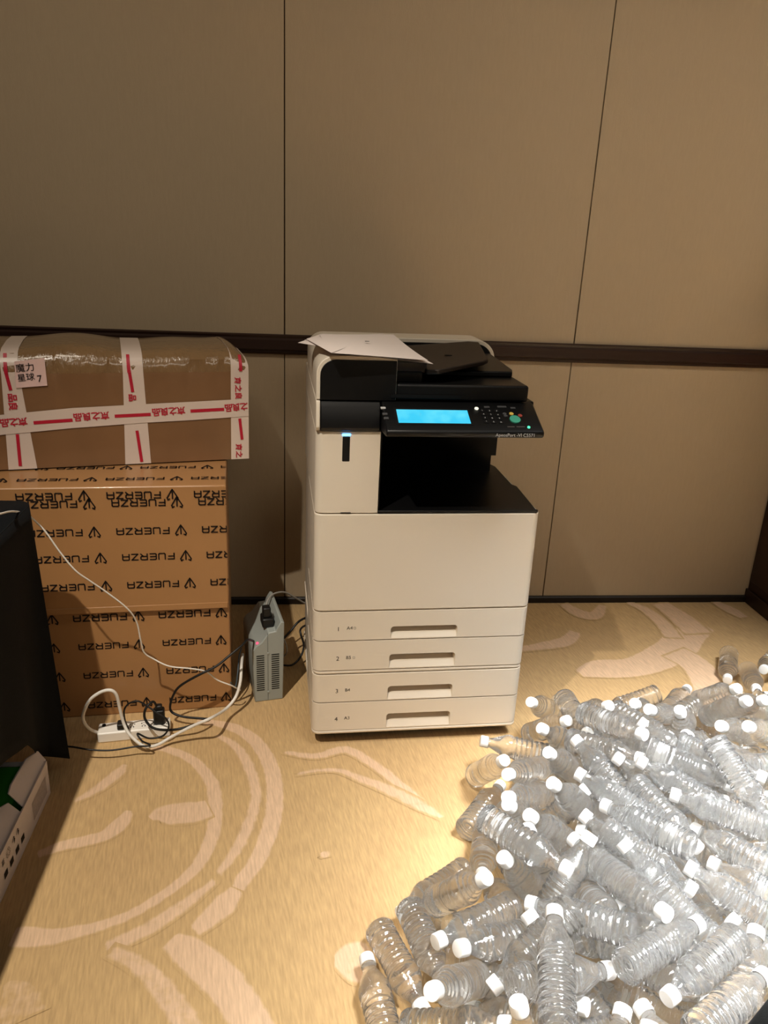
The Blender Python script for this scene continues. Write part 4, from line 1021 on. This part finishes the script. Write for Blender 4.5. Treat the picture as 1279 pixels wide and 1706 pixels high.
(1.3428,-1.1959,0.0855,-0.834,0.552,-0.021),
(1.4832,-1.1916,0.0692,-0.398,0.877,-0.268),
(0.7651,-0.8952,0.1337,0.006,-0.997,0.078),
(0.9663,-1.0846,0.108,-0.495,0.869,-0.012),
(1.2785,-1.0004,0.0672,0.224,-0.94,-0.259),
(0.7857,-0.7668,0.0324,0.593,-0.805,0.001),
(1.1797,-0.8934,0.1004,-0.864,-0.502,-0.047),
(1.2709,-0.9069,0.0354,0.888,-0.46,-0.022),
(1.4391,-0.9571,0.0908,-0.822,0.56,-0.099),
(1.6386,-0.9153,0.0672,-0.736,0.626,-0.259),
(0.3374,-1.7331,0.0811,0.764,-0.57,0.302),
(0.6244,-1.8909,0.06,-0.743,0.637,-0.205),
(0.6791,-1.6864,0.0857,0.768,-0.632,0.102),
(0.6874,-1.6464,0.0814,-0.932,-0.31,0.189),
(0.8724,-1.6469,0.0969,0.399,-0.907,-0.132),
(1.0146,-1.8525,0.111,-0.314,0.949,-0.03),
(0.834,-1.7385,0.1061,-0.651,0.742,0.161),
(1.1237,-1.7206,0.1044,-0.805,0.588,0.082),
(0.806,-1.6271,0.0526,-0.923,0.28,0.266),
(1.1369,-1.6075,0.1106,-0.93,0.368,-0.012),
(0.7579,-1.5783,0.1225,-0.648,0.689,0.325),
(1.1709,-1.5581,0.1127,-0.855,0.515,-0.069),
(0.7152,-1.3246,0.1723,0.51,-0.752,-0.418),
(1.1127,-1.4469,0.0641,-0.872,0.35,0.343),
(0.7498,-1.1801,0.1055,0.573,-0.816,-0.081),
(1.1834,-1.4066,0.1316,-0.979,0.143,0.149),
(1.0355,-1.2469,0.1265,0.744,-0.658,-0.115),
(0.792,-1.338,0.1203,-0.465,0.811,0.355),
(1.0255,-1.3499,0.1481,-0.828,0.56,0.03),
(1.3531,-1.392,0.1228,-0.672,0.739,-0.052),
(0.835,-1.1842,0.1221,0.524,-0.805,-0.278),
(1.3134,-1.2489,0.1142,-0.833,0.512,-0.211),
(1.0173,-1.2726,0.1421,-0.667,0.651,0.363),
(0.8721,-0.9994,0.1614,0.521,-0.853,0.02),
(1.4599,-1.0818,0.1096,-0.788,0.55,-0.277),
(1.5335,-0.814,0.1014,-0.062,-0.994,-0.086)
]
LABELS = {
    0: 'clear water bottle beside the printer base, its white cap pointing left over bare carpet',
    2: 'clear water bottle with its base poking out left onto the carpet, nearest the printer',
    10: 'clear water bottle slanting along the left edge of the heap, base towards the viewer',
    11: 'clear water bottle in the notch of the left edge, cap straight towards the viewer',
    12: 'clear water bottle along the upper rim of the lower left lobe, cap pointing left',
    13: 'ribbed water bottle right beside the leftmost bottle, base uppermost and cap towards the viewer',
    14: 'water bottle in the lower left lobe, second in from the leftmost bottle, base uppermost',
    15: 'leftmost water bottle of the heap, white cap uppermost, lying on bare carpet',
    16: 'water bottle on top of the lower left lobe, upper of two caps pointing left',
    17: 'water bottle on top of the lower left lobe, lower of two caps pointing left',
    19: 'water bottle lying crosswise at the bottom edge of the picture, base pointing left',
    38: 'water bottle on the back rim of the heap, cap sticking up farthest back',
    39: 'lone water bottle farthest back on the carpet, cap towards the viewer',
    40: 'water bottle on the carpet just right of the farthest lone bottle, cap towards the viewer',
    66: 'water bottle at the back corner of the heap, cap beside the printer side',
    77: 'water bottle cut by the right edge of the picture, behind the heap',
}
GEN = 'clear white-capped water bottle lying among the others inside the big heap'
GRP = 'water bottles heaped on the carpet'
proto = thing('water_bottle', GEN, 'bottle', (0, 0, 0), 0, GRP)
pb = make_lathe_mesh('bottle_body', [(z*0.885, r*0.94) for z, r in bottle_profile()], 28, M['water']); pb.parent = proto
pc = cap_mesh().build('cap', M['cap'], proto, smooth=40); pc['label'] = 'white screw cap'
random.seed(11)
for i, (x, y, z, dx, dy, dz) in enumerate(BOTTLES):
    if i == 0: o = proto
    else:
        o = proto.copy(); COL.objects.link(o)
        for ch in (pb, pc):
            c2 = ch.copy(); COL.objects.link(c2); c2.parent = o
    o.rotation_mode = 'QUATERNION'
    o.rotation_quaternion = Vector((dx, dy, dz)).to_track_quat('Z', 'Y') @ Quaternion((0, 0, 1), random.uniform(0, 6.28))
    o.location = (x, y, z)
    o['label'] = LABELS.get(i, GEN)

# dark rounded bag just entering the picture beyond the bottles
bg = thing('black_bag', 'black rounded cloth bag in front of the bottle heap, only its top corner showing', 'bag', (0.79, -2.03, 0))
bb = MB(); prof_b = [(0.0, 0.0), (0.0, 0.07), (0.02, 0.095), (0.08, 0.105), (0.16, 0.10), (0.21, 0.085), (0.245, 0.055), (0.258, 0.02), (0.26, 0.0)]
bb.lathe([(z, max(r, 0.0005)) for z, r in prof_b], 28); bb.v = [(x*1.25, y, z*1.365) for x, y, z in bb.v]
bb.build('bag_body', M['bag'], bg, smooth=70)
MB().tube([(-0.0, -0.05, 0.34), (0, -0.04, 0.37), (0, 0.03, 0.37), (0, 0.05, 0.34)], 0.006).build('handle', M['bag'], bg, smooth=80)
